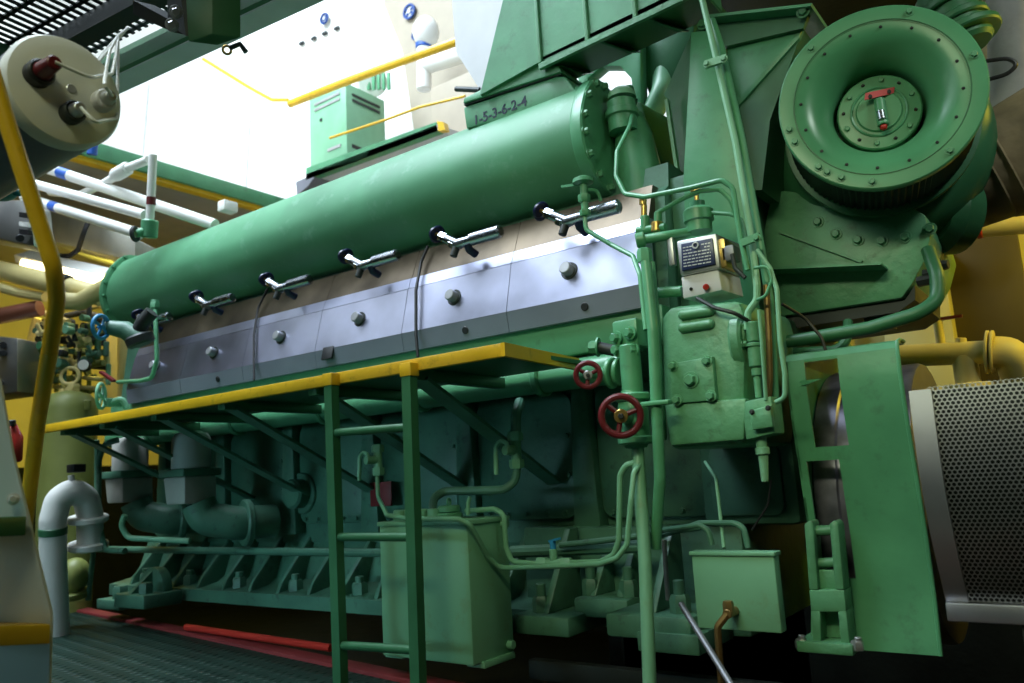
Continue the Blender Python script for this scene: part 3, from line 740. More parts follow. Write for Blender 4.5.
# junction box under the flange
jb = thing('junction_box', 'small green junction box with a cable gland right of the control unit', 'junction box', P(758, 430, 2.02))
j = [P(749, 411, 2.02), P(770, 405, 2.02), P(773, 427, 2.02), P(752, 430, 2.02)]
part('cover', MB().prism(j, (0, .02, 0), .004), 'greencast', jb)
j2 = [P(741, 402, 2.04), P(771, 396, 2.04), P(775, 433, 2.04), P(746, 440, 2.04)]
part('case', MB().prism(j2, (0, .08, 0), .004), 'greencast', jb)
for k, u in enumerate(((752, 412), (768, 408))):
    bolt(jb, P(*u, 2.02), (0, -1, 0), .005, .006, 'soot', 'screw')
gl = MB().cyl(P(760, 432, 2.07), P(762, 448, 2.07), .014, 16); gl.cyl(P(762, 447, 2.07), P(763, 455, 2.07), .018, 16); gl.cyl(P(763, 455, 2.07), P(765, 482, 2.07), .013, 16, .009)
part('cable_gland', gl, 'tankgreen', jb)

# pipe bundle right of the control unit
bundle = 'slim pipes bundled right of the control unit'
pipe('slim green line looping over the unit from the receiver end', pp((636, 100, 2.45), (633, 110, 2.4), (630, 126, 2.25), (617, 152, 2.15), (616, 176, 2.12), (625, 194, 2.10), (645, 197, 2.08), (690, 188, 2.06), (722, 180, 2.05), (733, 188, 2.05), (741, 240, 2.05), (748, 270, 2.05)), .0075, 'green', .03)
pipe('second slim green line arching over the top of the unit', pp((657, 213, 2.1), (680, 200, 2.08), (700, 191, 2.07), (720, 189, 2.07), (731, 200, 2.07), (736, 215, 2.08), (744, 250, 2.09)), .007, 'green', .03)
pipe('short green line from the cap to the pipe bundle', pp((703, 212, 2.13), (730, 214, 2.12), (741, 219, 2.12), (748, 245, 2.12), (755, 285, 2.12)), .006, 'green', .02)
pipe('bright green line running from the ceiling down past the stand', pp((700, -10, 2.18), (712, 40, 2.16), (735, 140, 2.12), (752, 240, 2.08), (757, 285, 2.06), (757, 300, 2.06), (748, 312, 2.06), (747, 330, 2.06)), .0095, 'greenlight', .03, group=None)
pipe('darker green line running close behind the bright one from the ceiling', pp((712, 20, 2.2), (722, 50, 2.18), (742, 140, 2.14), (757, 225, 2.12), (770, 300, 2.1), (775, 400, 2.1)), .011, 'green', .03)
pipe('pale blue-green line at the right edge of the bundle ending at the box', pp((757, 250, 2.04), (770, 268, 2.04), (777, 290, 2.03), (780, 340, 2.02), (785, 375, 2.02), (785, 398, 2.02), (776, 402, 2.03)), .0062, 'tankgreen', .03)
pipe('looped thin line in the bundle right of the data plate', pp((754, 268, 2.03), (768, 266, 2.03), (772, 280, 2.03), (766, 296, 2.03), (757, 300, 2.04)), .0045, 'green', .02)
pipe('brownish vertical line in the middle of the bundle', pp((766, 285, 2.08), (769, 340, 2.07), (770, 380, 2.07), (768, 404, 2.07)), .008, 'oldbrass', .02)
pipe('thin line at the left side of the bundle by the round flange', pp((759, 310, 2.03), (762, 345, 2.03), (766, 400, 2.04)), .005, 'tankgreen', .02)
un = thing('pipe_union', 'stack of green hexagon unions in the pipe bundle above the junction box', 'pipe fitting', P(752, 385, 2.06))
for y0, y1, r_ in ((322, 342, .017), (343, 347, .021), (347, 367, .018), (368, 376, .013), (376, 398, .009)):
    part('union', MB().cyl(P(752 + (y0 - 322) * .09, y0, 2.06), P(752 + (y1 - 322) * .09, y1, 2.06), r_, 14), 'greencast', un)
cl = thing('pipe_clamp', 'green two-bolt clamp holding the bright line on the stand', 'clamp', P(716, 62, 2.12))
part('strap', MB().bar(P(705, 65, 2.125), P(727, 58, 2.125), .022, .012, (0, 0, 1)), 'greenlight', cl)
for u in ((707, 64), (724, 59)): bolt(cl, P(*u, 2.12), (0, -1, 0), .008, .01, 'greenlight')
cl2 = thing('pipe_clamp', 'green clamp on the pipe bundle level with the data plate', 'clamp', P(750, 240, 2.05))
part('strap', MB().bar(P(742, 243, 2.04), P(760, 236, 2.04), .02, .012, (0, 0, 1)), 'green', cl2)
bolt(cl2, P(757, 238, 2.035), (0, -1, 0), .008, .01, 'green')
part_lv = thing('lever_switch', 'grey lever switch right of the data plate', 'switch', P(728, 262, 2.08))
part('block', MB().box(P(722, 262, 2.08), P(733, 244, 2.08) + V((0, .05, 0)), .004), 'soot2', part_lv)
part('arm', MB().tube(pp((732, 254, 2.08), (735, 268, 2.08), (745, 278, 2.08)), .006, 8, .01), 'soot', part_lv)
cable('thin dark cable drooping across the base of the turbocharger', pp((782, 304, 2.15), (805, 318, 2.2), (822, 338, 2.2), (826, 352, 2.2)), .0045, 'black', .06)
cable('dark cable running over the shoulder of the control unit', pp((697, 298, 2.04), (715, 308, 2.02), (735, 313, 2.02), (750, 322, 2.06)), .0055, 'soot', .04)

# ================================================================== RECEIVER END CASING, DUCT, STAND
ec = thing('end_casing', 'dark green casing tapering down behind the near end of the big cylinder', 'engine casing', (-1.0, 2.6, 1.5))
part('body', MB().tube([P(630, 118, 2.42), P(634, 140, 2.42), P(641, 180, 2.42), (P(648, 235, 2.42))], [.05, .068, .078, .085], 24), 'green', ec)
part('flank_plate', MB().prism([P(630, 100, 2.6), P(641, 102, 2.6), P(662, 165, 2.6), P(672, 215, 2.6), P(640, 235, 2.6)], (0.03, .3, 0), .01), 'greendark', ec)
part('neck', MB().lathe([(.05, 0), (.05, .05), (.058, .055), (.058, .075), (.05, .08), (.05, .11)], P(622, 116, 2.36) - V((0, 0, .06)), (0, 0, 1), 28), 'green', ec)
part('dome', MB().lathe([(.05, 0), (.047, .02), (.03, .035), (.01, .04)], P(622, 99, 2.36), (0, 0, 1), 28), 'greenlight', ec)
q = P(629, 92, 2.42)
part('top_union', MB().hexa(q - V((0, 0, .04)), (0, 0, 1), .02, .06), 'green', ec)

du = thing('air_duct', 'large green sheet metal air duct rising out of frame above the big cylinder', 'duct', (-1.4, 2.4, 2.08))
DY = 2.22
def dp(px, py): return P(px, py, DY)
lo_l, lo_m = dp(482, 92), dp(540, 61)
def up(p, top, dx=0): return V((p.x + dx, p.y, top))
f1 = [dp(480, 95), dp(541, 61), up(dp(541, 61), 2.75, -.01), V((dp(503, 0).x + .12, DY, 2.75)), dp(503, 0)]
part('transition_panel', MB().prism(f1, (0, .18, 0)), 'green', du)
f2 = [dp(541, 61), dp(588, 39), up(dp(588, 39), 2.75), up(dp(541, 61), 2.75, -.01)]
part('front_panel', MB().prism(f2, (0, .18, 0)), 'green', du)
f3 = [dp(588, 39), dp(636, 17), dp(700, -14), up(dp(700, -14), 2.75), up(dp(588, 39), 2.75)]
part('front_panel', MB().prism(f3, (0, .18, 0)), 'green', du)
for a in ((541, 61), (588, 39), (636, 17)):
    p0 = dp(*a); part('seam_bar', MB().box(p0 + V((-.007, -.012, -.01)), V((p0.x + .007, DY + .01, 2.74)), .002), 'greenlight', du)
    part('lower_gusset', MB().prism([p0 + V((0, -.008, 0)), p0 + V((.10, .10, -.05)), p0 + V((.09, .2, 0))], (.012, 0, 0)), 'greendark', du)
lip0, lip1 = dp(541, 68), dp(700, -8)
part('lower_lip', MB().bar(lip0 + V((0, -.008, 0)), lip1 + V((0, -.008, 0)), .02, .016, (0, 0, 1)), 'greencast', du)
un_ = MB().prism([lip0 + V((0, .0, .008)), lip1 + V((0, 0, .008)), lip1 + V((0, .17, .008)), lip0 + V((0, .17, .008))], (0, 0, .03))
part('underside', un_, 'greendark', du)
gp = MB().prism([P(452, 0, 2.6), P(512, 0, 2.6), P(482, 93, 2.6), P(456, 52, 2.6)], (.0, .5, .0))
gp.prism([P(452, 0, 2.6), P(512, 0, 2.6), P(512, 0, 2.6) + V((.1, 0, .6)), P(452, 0, 2.6) + V((-.1, 0, .6))], (0, .5, 0))
solo('ventilation_duct', gp, 'greywhite', 'pale grey sheet metal duct tapering down left of the green duct', 'duct')

st = thing('turbo_stand', 'green welded stand column with gusset plates beside the turbocharger', 'stand', (-.9, 2.5, 1.0))
SY = 2.32
part('front_plate', MB().prism([P(691, 32, SY), P(712, 30, SY), P(726, 90, SY), P(741, 180, SY), P(758, 320, SY), P(690, 320, SY), P(683, 180, SY)], (0, .03, 0), .003), 'green', st)
part('side_plate', MB().prism([P(664, 95, 2.62), P(668, 100, 2.55), P(684, 200, 2.5), P(694, 300, 2.5), P(702, 180, 2.4), P(692, 32, SY)], (.02, .03, 0)), 'greendark', st)  # deeper green paints this side face as lying in shadow
part('side_edge', MB().bar(P(667, 100, 2.45), P(694, 280, 2.45), .012, .02, (1, 0, 0)), 'greenlight', st)
part('gusset_plate', MB().prism([P(727, 48, SY + .05), P(803, 27, SY + .05), P(799, 38, SY + .05), P(734, 111, SY + .05), P(729, 108, SY + .05)], (0, .02, 0), .002), 'green', st)
part('top_flange', MB().prism([P(703, 15, SY - .02), P(812, 3, SY - .02), P(811, 6, SY - .02), P(703, 18, SY - .02)], (0, .4, 0)), 'green', st)
part('top_web', MB().prism([P(703, 17, SY + .03), P(812, 5, SY + .03), P(803, 28, SY + .03), P(722, 47, SY + .03), P(695, 32, SY + .03)], (0, .02, 0)), 'greendark', st)
part('web_back', MB().prism([P(735, 112, SY + .06), P(803, 28, SY + .06), P(770, 120, SY + .06), P(762, 190, SY + .06), P(748, 190, SY + .06)], (0, .3, 0)), 'greendark', st)
bolt(st, P(803, 12, SY), (0, -1, 0), .014, .012, 'greendark')
bolt(st, P(703, 24, SY + .02), (0, -1, 0), .014, .012, 'green')
dkb = MB().prism([P(640, -20, 2.75), P(700, -20, 2.75), P(693, 40, 2.75), P(672, 100, 2.75), P(650, 98, 2.75), P(640, 70, 2.75)], (0, .5, 0), .01)
solo('dark_bracket_housing', dkb, 'greendark', 'dark green housing between the air duct and the stand column', 'housing')
arch = MB()
ap = [P(575, 70, 2.7)] + [P(x, y, 2.7) for x, y in ((580, 55), (600, 45), (640, 30), (641, 110), (634, 108), (631, 78), (620, 66), (602, 66), (588, 78), (584, 96))]
arch.prism(ap, (0, .06, 0), .003)
solo('arched_bracket', arch, 'green', 'green arched bracket plate under the air duct', 'bracket')
solo('elbow_pipe', MB().tube(pp((648, 118, 2.75), (655, 108, 2.75), (663, 92, 2.75), (664, 70, 2.8)), .045, 20, .06), 'greenlight', 'pale green pipe elbow showing behind the stand column', 'pipe')

# ================================================================== TURBOCHARGER
TC = PD(879, 96, 2.2); TA = V((-.207, .978, -.002)).normalized()
tb = thing('turbocharger', 'green turbocharger with a big round bell-mouth air inlet facing the camera', 'turbocharger', (-.45, 2.6, 1.1))
RT = .264
bell = [(RT, .024), (RT, .004), (RT - .004, 0), (.224, 0), (.218, .001)]
for k in range(9):
    a = PI / 2 * k / 8
    bell.append((.122 + .096 * (1 - math.sin(a)), .003 + .135 * (1 - math.cos(a))))
bell += [(.122, .17), (.115, .18)]
bl = part('bell_mouth', MB().lathe(bell, TC, TA, 72, closed=False), 'greengloss', tb)
tx, ty, tz = frame_for(TA)
def tpt(r, deg, h): a = math.radians(deg); return TC + tz * h + tx * math.cos(a) * r + ty * math.sin(a) * r
# which direction of the frame is image-right / image-up
def ang_of(px, py):
    d = PD(px, py, 2.2) - TC
    return math.degrees(math.atan2(d.dot(ty), d.dot(tx)))
for (px, py) in ((823, 45), (906, 21), (965, 72), (932, 149), (873, 172), (845, 168), (831, 162), (822, 157), (797, 129), (793, 115)):
    bolt(bl, tpt(.243, ang_of(px, py), 0), -TA, .0085, .010, 'greencast')
for i in range(16):
    bolt(bl, tpt(.203, i * 22.5 + 8, .004), -TA, .0032, .004, 'soot', 'rivet')
part('rim_line', MB().torus(tpt(0, 0, 0), TA, .222, .0018, 64, 6), 'greendark', tb)
hub = part('hub', MB().lathe([(.002, -.012), (.058, -.012), (.062, -.006), (.064, -.006), (.108, -.004), (.112, 0), (.112, .05)], TC + TA * .115, TA, 48), 'greengloss', tb)
part('hub_step', MB().torus(TC + TA * .109, TA, .073, .004, 48, 8), 'green', hub)
for i in range(12):
    bolt(hub, tpt(.094, i * 30 + 10, .112), -TA, .0075 if i % 2 else .004, .009, 'greencast' if i % 2 else 'black')
sg = TC + TA * .10
rgt = (PD(900, 97, 2.2) - PD(882, 97, 2.2)).normalized(); upv = (PD(882, 90, 2.2) - PD(882, 97, 2.2)).normalized()
part('oil_gauge_body', MB().cyl(sg + upv * .03 + TA * .0, sg - upv * .055 - TA * .03 + rgt * .012, .015, 18), 'green', hub)
part('sight_glass', MB().cyl(sg - upv * .012 - TA * .025 + rgt * .004, sg - upv * .042 - TA * .036 + rgt * .009, .011, 16), 'chrome', hub)
part('gauge_tip', MB().ball(sg - upv * .06 - TA * .032 + rgt * .013, .01), 'redbright', hub)
rot_ = math.radians(10)
tg = MB().prism([sg + upv * (.030 + v_) + rgt * u_ - TA * .008 for u_, v_ in ((-.042, -.004), (.042, .016), (.045, .034), (-.039, .016))], TA * .004)
part('red_tag', tg, 'tagred', hub, 'red tag strip')
for s_ in (-.026, .028):
    part('tag_hole', MB().cyl(sg + upv * (.047 + s_ * .25 - .004) + rgt * s_ - TA * .010, sg + upv * (.047 + s_ * .25 - .004) + rgt * s_ - TA * .003, .006, 12), 'black', hub)
# ribbed filter drum and casings behind
fd = MB()
nR = 90
x_, y_, z_ = frame_for(TA)
rows = []
for h in (.024, .24):
    r_ = []
    for k in range(nR * 2 + 1):
        a = 2 * PI * k / (nR * 2); rr = .256 if k % 2 else .247
        r_.append(TC + z_ * h + (x_ * math.cos(a) + y_ * math.sin(a)) * rr)
    rows.append(r_)
fd.grid(rows)
part('filter_drum', fd, 'soot', tb)
part('drum_flange', MB().lathe([(.252, 0), (.27, .004), (.27, .026), (.245, .03), (.245, .10), (.235, .16), (.20, .30)], TC + TA * .24, TA, 64), 'greendark', tb)
part('volute', MB().torus(TC + TA * .42, TA, .20, .13, 48, 20), 'greendark', tb)
part('turbine_body', MB().lathe([(.22, 0), (.25, .05), (.25, .35), (.18, .5)], TC + TA * .5, TA, 40), 'greendark', tb)
# base bracket
BY = 2.55
base = [P(772, 190, BY), P(745, 322, BY), P(902, 298, BY), P(912, 284, BY), P(924, 262, BY), P(931, 235, BY), P(925, 215, BY), P(900, 200, BY)]
part('base_bracket', MB().prism(base, (0, .5, 0), .006), 'greencast', tb)
part('bracket_rib', MB().prism([P(765, 272, BY), P(888, 268, BY), P(888, 270, BY), P(765, 275, BY)], (0, -.09, 0)), 'green', tb)
part('diagonal_rib', MB().bar(P(780, 232, BY - .004), P(862, 262, BY - .004), .008, .012, (0, 0, 1)), 'greencast', tb)
for (px, py) in ((818, 222), (836, 234), (858, 240), (882, 241), (905, 237), (930, 229)):
    bolt(tb, P(px, py, BY), (0, -1, 0), .013, .014, 'greencast')
part('bracket_foot', MB().prism([P(748, 322, BY + .02), P(905, 300, BY + .02), P(915, 285, BY + .02), P(915, 300, BY + .02), P(898, 312, BY + .02), P(750, 335, BY + .02)], (0, .45, 0)), 'soot', tb)
part('side_casing', MB().lathe([(.05, 0), (.11, .02), (.13, .06), (.12, .12)], P(925, 212, 2.75), (.5, .5, -.1), 28), 'greendark', tb)
for (px, py) in ((918, 282), (924, 275), (930, 268)):
    part('foot_bolt', MB().hexa(P(px, py, BY - .01), (1, -.2, 0), .016, .05), 'soot', tb)
part('bracket_stub', MB().box(P(865, 330, BY + .05), P(888, 308, BY + .05) + V((0, .1, 0)), .004), 'soot', tb)
# outlet stack of flanges top right of the inlet
os_ = thing('flanged_outlet', 'stack of dark green flanges at the top right of the turbocharger inlet', 'pipe fitting', P(965, 60, 2.75))
oq = P(955, 22, 2.75); oa = (P(975, 60, 2.75) - oq).normalized()
for h, r_ in ((-.06, .10), (.0, .095), (.05, .11)):
    part('flange', MB().cyl(oq + oa * h, oq + oa * (h + .025), r_, 32), 'greendark', os_)
part('neck', MB().cyl(oq - oa * .12, oq + oa * .1, .08, 28), 'greendark', os_)
cable('black cable loop at the right of the turbocharger inlet', pp((986, 61, 2.5), (1008, 58, 2.5), (1018, 64, 2.5), (1008, 74, 2.5), (987, 80, 2.5)), .006, 'black', .05)
pipe('dark green pipe sweeping under the turbocharger base', pp((745, 346, 2.35), (800, 340, 2.35), (870, 328, 2.35), (920, 313, 2.35), (938, 300, 2.38), (937, 275, 2.4), (928, 250, 2.45)), .019, 'greendark', .08, seg=14)
pipe('second dark green pipe below the sweeping one', pp((760, 358, 2.45), (800, 352, 2.45), (838, 350, 2.45), (847, 340, 2.45), (848, 322, 2.5)), .014, 'greendark', .05)
# lagged exhaust
lg = thing('lagged_pipe', 'thick brown lagged exhaust pipe right of the turbocharger', 'pipe', P(1010, 215, 2.9))
part('lagging', MB().tube(pp((960, 180, 2.9), (1000, 165, 2.9), (1060, 130, 2.9)), .17, 24, .1), 'lag', lg)
for k in (990, 1005): part('band', MB().torus(P(k, 168 - (k - 990) * .4, 2.9), (P(1060, 130, 2.9) - P(960, 180, 2.9)), .172, .006, 40, 6), 'lag', lg)
pipe('grey lagged vertical pipe at the top right corner', pp((1014, -60, 3.1), (1018, 60, 3.1), (1022, 120, 3.1)), .09, 'greylag', .0, seg=20)
solo('lagged_pipe', MB().tube(pp((750, 200, 2.9), (775, 180, 2.9), (800, 170, 2.9)), .09, 18, .05), 'lag', 'brown lagged pipe end between the stand and the turbocharger', 'pipe')
solo('uptake_plate', MB().prism([P(965, -30, 3.3), P(1060, -30, 3.3), P(1060, 70, 3.3), P(985, 66, 3.3)], (0, .05, 0)), 'greylag', 'grey sheet panel at the top right behind the flanges', 'panel')

# ================================================================== FLYWHEEL COVER, BRACKET, GUARD
fw = thing('flywheel_cover', 'curved green sheet cover over the flywheel with a slotted window', 'flywheel cover', (-.53, 2.5, .1))
XL, XR = -.665, -.385
cp_ = [(2.185, .13), (2.205, .26), (2.205, .40), (2.19, .55), (2.17, .70), (2.165, .80), (2.172, .868), (2.185, .885), (2.22, .893), (2.27, .893)]
th = .008
def cpt(x, i, inner=0): y, z = cp_[i]; return V((x, y + inner * th, z))
def zspan(z0, z1, n=8):
    o = []
    for k in range(n + 1):
        z = z0 + (z1 - z0) * k / n
        for i in range(len(cp_) - 1):
            if cp_[i][1] <= z <= cp_[i + 1][1] + 1e-9:
                t = (z - cp_[i][1]) / (cp_[i + 1][1] - cp_[i][1]); o.append((cp_[i][0] * (1 - t) + cp_[i + 1][0] * t, z)); break
    return o
def sheet(mb, x0, x1, z0, z1):
    ps = zspan(z0, z1, 10)
    poly = [V((x0, y, z)) for y, z in ps] + [V((x0, y + th, z)) for y, z in reversed(ps)]
    mb.prism(poly, (x1 - x0, 0, 0)); return mb
s_ = MB(); sheet(s_, XL, XL + .022, .13, .60); sheet(s_, XL, XL + .05, .60, .868); sheet(s_, XL + .105, XR, .13, .60); sheet(s_, XL + .135, XR, .60, .868); sheet(s_, XL + .05, XL + .135, .60, .635); sheet(s_, XL + .022, XL + .105, .13, .30)
ps = cp_[6:]
s_.prism([V((XL, y, z)) for y, z in ps] + [V((XL, y, z - th)) for y, z in reversed(ps)], (XR - XL, 0, 0))
part('curved_sheet', s_, 'green', fw)
part('side_return', MB().prism([V((XL, y, z)) for y, z in cp_[:7]] + [V((XL, 2.7, .86)), V((XL, 2.7, .13))], (.006, 0, 0)), 'greendark', fw)
part('rolled_edge', MB().tube([V((XR, y, z)) for y, z in cp_], .005, 8), 'green', fw)
part('timing_pointer', MB().prism([P(788, 383, 2.18), P(788, 388, 2.18), P(805, 385, 2.16), P(821, 379, 2.15), P(805, 380, 2.16)], (0, .006, 0)), 'green', fw)
for px, py in ((866, 461), (850, 480)): part('plug', MB().cyl(P(px, py, 2.205), P(px, py, 2.198), .012, 18), 'green', fw)
fly = thing('flywheel', 'dark steel flywheel rim glimpsed through the cover slot', 'flywheel', (-.55, 2.8, .2))
part('rim', MB().lathe([(.25, 0), (.395, 0), (.40, .01), (.40, .06), (.393, .065), (.393, .10), (.40, .105), (.40, .15), (.393, .155), (.393, .19), (.40, .195), (.40, .24), (.395, .25), (.25, .25)], (-.655, 2.655, .47), (1, 0, 0), 96), 'flysteel', fly)
hb = thing('hinge_bracket', 'green pedestal bracket with two upright lugs at the foot of the flywheel cover', 'bracket', P(828, 650, 2.1))
HY = 2.12
part('base', MB().box(P(797, 652, HY - .02), P(852, 645, HY - .02) + V((0, .16, 0)), .004), 'greencast', hb)
a = [P(810, 590, HY), P(845, 590, HY), P(850, 646, HY), P(812, 648, HY), P(812, 618, HY)]
fr = MB()
fr.prism([P(809, 590, HY), P(844, 590, HY), P(846, 612, HY), P(811, 612, HY)], (0, .07, 0), .003)
fr.prism([P(811, 611, HY), P(820, 611, HY), P(821, 648, HY), P(813, 648, HY)], (0, .07, 0), .002)
fr.prism([P(838, 611, HY), P(846, 611, HY), P(850, 647, HY), P(841, 647, HY)], (0, .07, 0), .002)
fr.prism([P(811, 640, HY + .055), P(848, 640, HY + .055), P(848, 612, HY + .055), P(811, 612, HY + .055)], (0, .012, 0))
part('pedestal', fr, 'greencast', hb)
part('lug', MB().prism([P(804, 524, HY), P(811, 520, HY), P(813, 524, HY), P(818, 590, HY), P(809, 590, HY)], (0, .06, 0), .004), 'greencast', hb)
part('lug', MB().prism([P(829, 524, HY), P(834, 520, HY), P(838, 524, HY), P(844, 590, HY), P(835, 590, HY)], (0, .06, 0), .004), 'greencast', hb)
part('pin', MB().cyl(P(811, 531, HY + .03), P(832, 530, HY + .03), .013, 16), 'greencast', hb)
part('lower_pin', MB().cyl(P(815, 563, HY + .03), P(838, 562, HY + .03), .012, 16), 'greencast', hb)
part('spacer', MB().box(P(819, 589, HY + .02), P(834, 570, HY + .02) + V((0, .03, 0)), .003), 'greencast', hb)
for px, py in ((802, 643), (858, 645)):
    n = MB().hexa(P(px, py + 5, HY), (0, 0, 1), .016, .022); n.cyl(P(px, py + 3, HY), P(px, py - 8, HY), .009, 10)
    part('stud_nut', n, 'alu', hb)

gd = thing('coupling_guard', 'perforated metal guard over the shaft coupling at the right edge', 'guard', (.0, 2.1, .25))
def gprof(u):   # u 0 bottom .. 1 top, gently rolled sheet
    z = .265 + (.742 - .265) * u
    y = 2.07 - .10 * u - .05 * math.sin(PI * u)
    return y, z
gm = MB()
hexr = .0060
NX, NZ = 92, 55
dx = hexr * 1.732; dz = hexr * 1.5
L_ = NZ * dz
for j in range(NZ + 1):
    for i in range(NX):
        cx = -.30 + dx * (i + .5 * (j % 2)); cu = (j * dz) / L_
        vs = []
        for rr, n in ((hexr, 6), (hexr * .72, 6)):
            for k in range(6):
                a = PI / 6 + PI / 3 * k
                x = cx + rr * math.cos(a); u = cu + rr * math.sin(a) / L_
                y, z = gprof(u); vs.append(V((x, y, z)))
        gm._add(vs, [(k, (k + 1) % 6, 6 + (k + 1) % 6, 6 + k) for k in range(6)])
part('perforated_sheet', gm, 'mesh', gd)
part('end_band', MB().grid([[V((-.337, *gprof(u / 12))) + V((0, -.006, 0)) for u in range(13)], [V((-.292, *gprof(u / 12))) + V((0, -.006, 0)) for u in range(13)], [V((-.292, *gprof(u / 12))) + V((0, .006, 0)) for u in range(13)], [V((-.337, *gprof(u / 12))) + V((0, .3, 0)) for u in range(13)]]), 'galv', gd)
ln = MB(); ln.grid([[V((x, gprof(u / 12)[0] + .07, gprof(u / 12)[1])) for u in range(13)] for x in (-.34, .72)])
part('shade_backing', ln, 'darkvoid', gd)  # black sheet added so the guard holes read as deep shade
part('bottom_rail', MB().box((-.337, 2.045, .235), (.7, 2.085, .275), .003), 'galv', gd)
part('leg', MB().box((-.20, 2.06, -.55), (-.14, 2.12, .24), .003), 'soot', gd)
part('inner_drum', MB().cyl((-.3, 2.45, .48), (.7, 2.45, .48), .26, 40), 'soot', gd)
solo('bilge_trunk', MB().box((-.10, 2.3, -.05), (.3, 2.6, .18), .01), 'soot', 'dark box low under the coupling guard', 'box')

# ================================================================== RIGHT BACKGROUND
tp = thing('tee_pipe', 'cream pipe with a flanged tee running along the yellow bulkhead', 'pipe', P(965, 380, 3.6))
ty_ = 3.6
a0 = P(880, 357, ty_); a1 = P(990, 352, ty_); zz = a0.z
part('run', MB().cyl((a0.x, ty_, zz), (a1.x, ty_, a1.z), .046, 24), 'cream', tp)
br = P(964, 355, ty_)
part('branch', MB().cyl((br.x, ty_, br.z), (br.x, ty_, br.z - .13), .046, 24), 'cream', tp)
part('branch_flange', MB().cyl((br.x, ty_, br.z - .115), (br.x, ty_, br.z - .14), .088, 28), 'cream', tp)
part('run_flange', MB().cyl(P(986, 352, ty_), P(989, 352, ty_), .085, 28), 'cream', tp)
part('run_flange', MB().cyl(P(991, 352, ty_), P(994, 352, ty_), .085, 28), 'cream', tp)
part('elbow', MB().tube([P(994, 352, ty_), P(1012, 353, ty_), P(1020, 385, ty_ + .1)], .062, 20, .08), 'cream', tp)
vq = P(941, 345, ty_)
part('cock', MB().cyl(vq, vq + V((0, 0, .10)), .018, 12), 'cream', tp)
part('cock_lever', MB().bar(vq + V((-.01, 0, .105)), vq + V((.09, 0, .105)), .02, .012, (0, 1, 0)), 'red', tp)
part('stub', MB().cyl(P(961, 346, ty_), P(961, 338, ty_), .02, 12), 'cream', tp)
pipe('cream pipe high across the yellow bulkhead at the right edge', pp((925, 232, 3.9), (1040, 222, 3.9)), .045, 'cream', .0, seg=16)
solo('pipe_band', MB().cyl(P(976, 228, 3.9), P(983, 227, 3.9), .048, 20), 'redbright', 'red band on the high cream pipe', 'pipe marking')
solo('recess_panel', MB().box(P(948, 400, 4.2), P(1016, 225, 4.2) + V((0, .03, 0)), .01), 'olivepanel', 'dull brown recessed panel on the bulkhead behind the tee pipe', 'panel')
solo('bulkhead_stiffener', MB().box(P(905, 490, 4.1), P(940, 240, 4.1) + V((0, .12, 0)), .006), 'yellowwall', 'cream vertical stiffener on the bulkhead behind the sweeping pipe', 'stiffener')
solo('bulkhead_stiffener', MB().box(P(838, 352, 4.1), P(846, 315, 4.1) + V((0, .12, .2)), .006), 'yellowwall', 'thin cream stiffener just below the turbocharger base', 'stiffener')
pipe('cream pipe behind the control bundle near the flywheel cover', pp((775, 355, 3.2), (812, 351, 3.2)), .04, 'cream', 0, seg=16)
pipe('brown lagged line along the bulkhead above the high cream pipe', pp((930, 215, 3.5), (1040, 200, 3.5)), .05, 'lag', 0, seg=14)

# ================================================================== LEFT FOREGROUND
RD = 1.42
hr = thing('handrail', 'yellow bent tubular handrail in the left foreground', 'handrail', PD(25, 515, RD))
part('upper_rail', MB().tube([PD(-12, 60, RD), PD(2, 106, RD), PD(54, 268, RD), PD(57, 300, 1.45), PD(50, 350, 1.5)], .0145, 16, .06), 'yellow', hr)
part('lower_rail', MB().tube([PD(50, 350, 1.5), PD(38, 420, 1.6), PD(27, 512, 1.72), PD(23, 545, 1.76)], .0145, 16, .05), 'yellow', hr)

sr = thing('stair', 'white ship stair with a yellow tread and a green tread at the lower left corner', 'stair', PD(20, 700, 1.5))
def sd(px, py, D=1.5): return PD(px, py, D)
st_poly = [sd(-30, 285), sd(0, 383), sd(13, 455), sd(51, 612), sd(51, 625), sd(47, 760), sd(20, 760), sd(-30, 560)]
w_ = V((-.13, -.16, 0))
part('stringer', MB().prism(st_poly, V((-.012, -.008, 0))), 'white', sr)
part('stringer_flange', MB().tube([sd(-30, 285), sd(0, 383), sd(13, 455), sd(51, 612), sd(51, 625), sd(47, 760)], .0035, 8), 'white', sr)
def tread(px, py, m, lab):
    q = sd(px, py, 1.48)
    ux_ = (sd(px - 60, py + 2, 1.40) - q).normalized(); uy_ = V((ux_.y, -ux_.x, 0)).normalized()
    if uy_.dot(q - EYE) < 0: uy_ = -uy_
    t_ = MB().prism([q, q + ux_ * .5, q + ux_ * .5 + uy_ * .2, q + uy_ * .2], (0, 0, -.035), .003)
    part('tread', t_, m, sr, lab)
tread(51, 624, 'yellow', 'yellow tread'); tread(27, 516, 'greendark', 'green tread')
bolt(sr, sd(13, 499, 1.49), -ray(13, 499), .008, .01, 'white')
rp2 = thing('red_pipe', 'bright red pipe lying along the deck edge left of the ladder', 'pipe', P(258, 640, 1.98))
part('tube', MB().cyl(PZ(186, 627, .03), PZ(331, 648, .03), .014, 14), 'redbright', rp2)

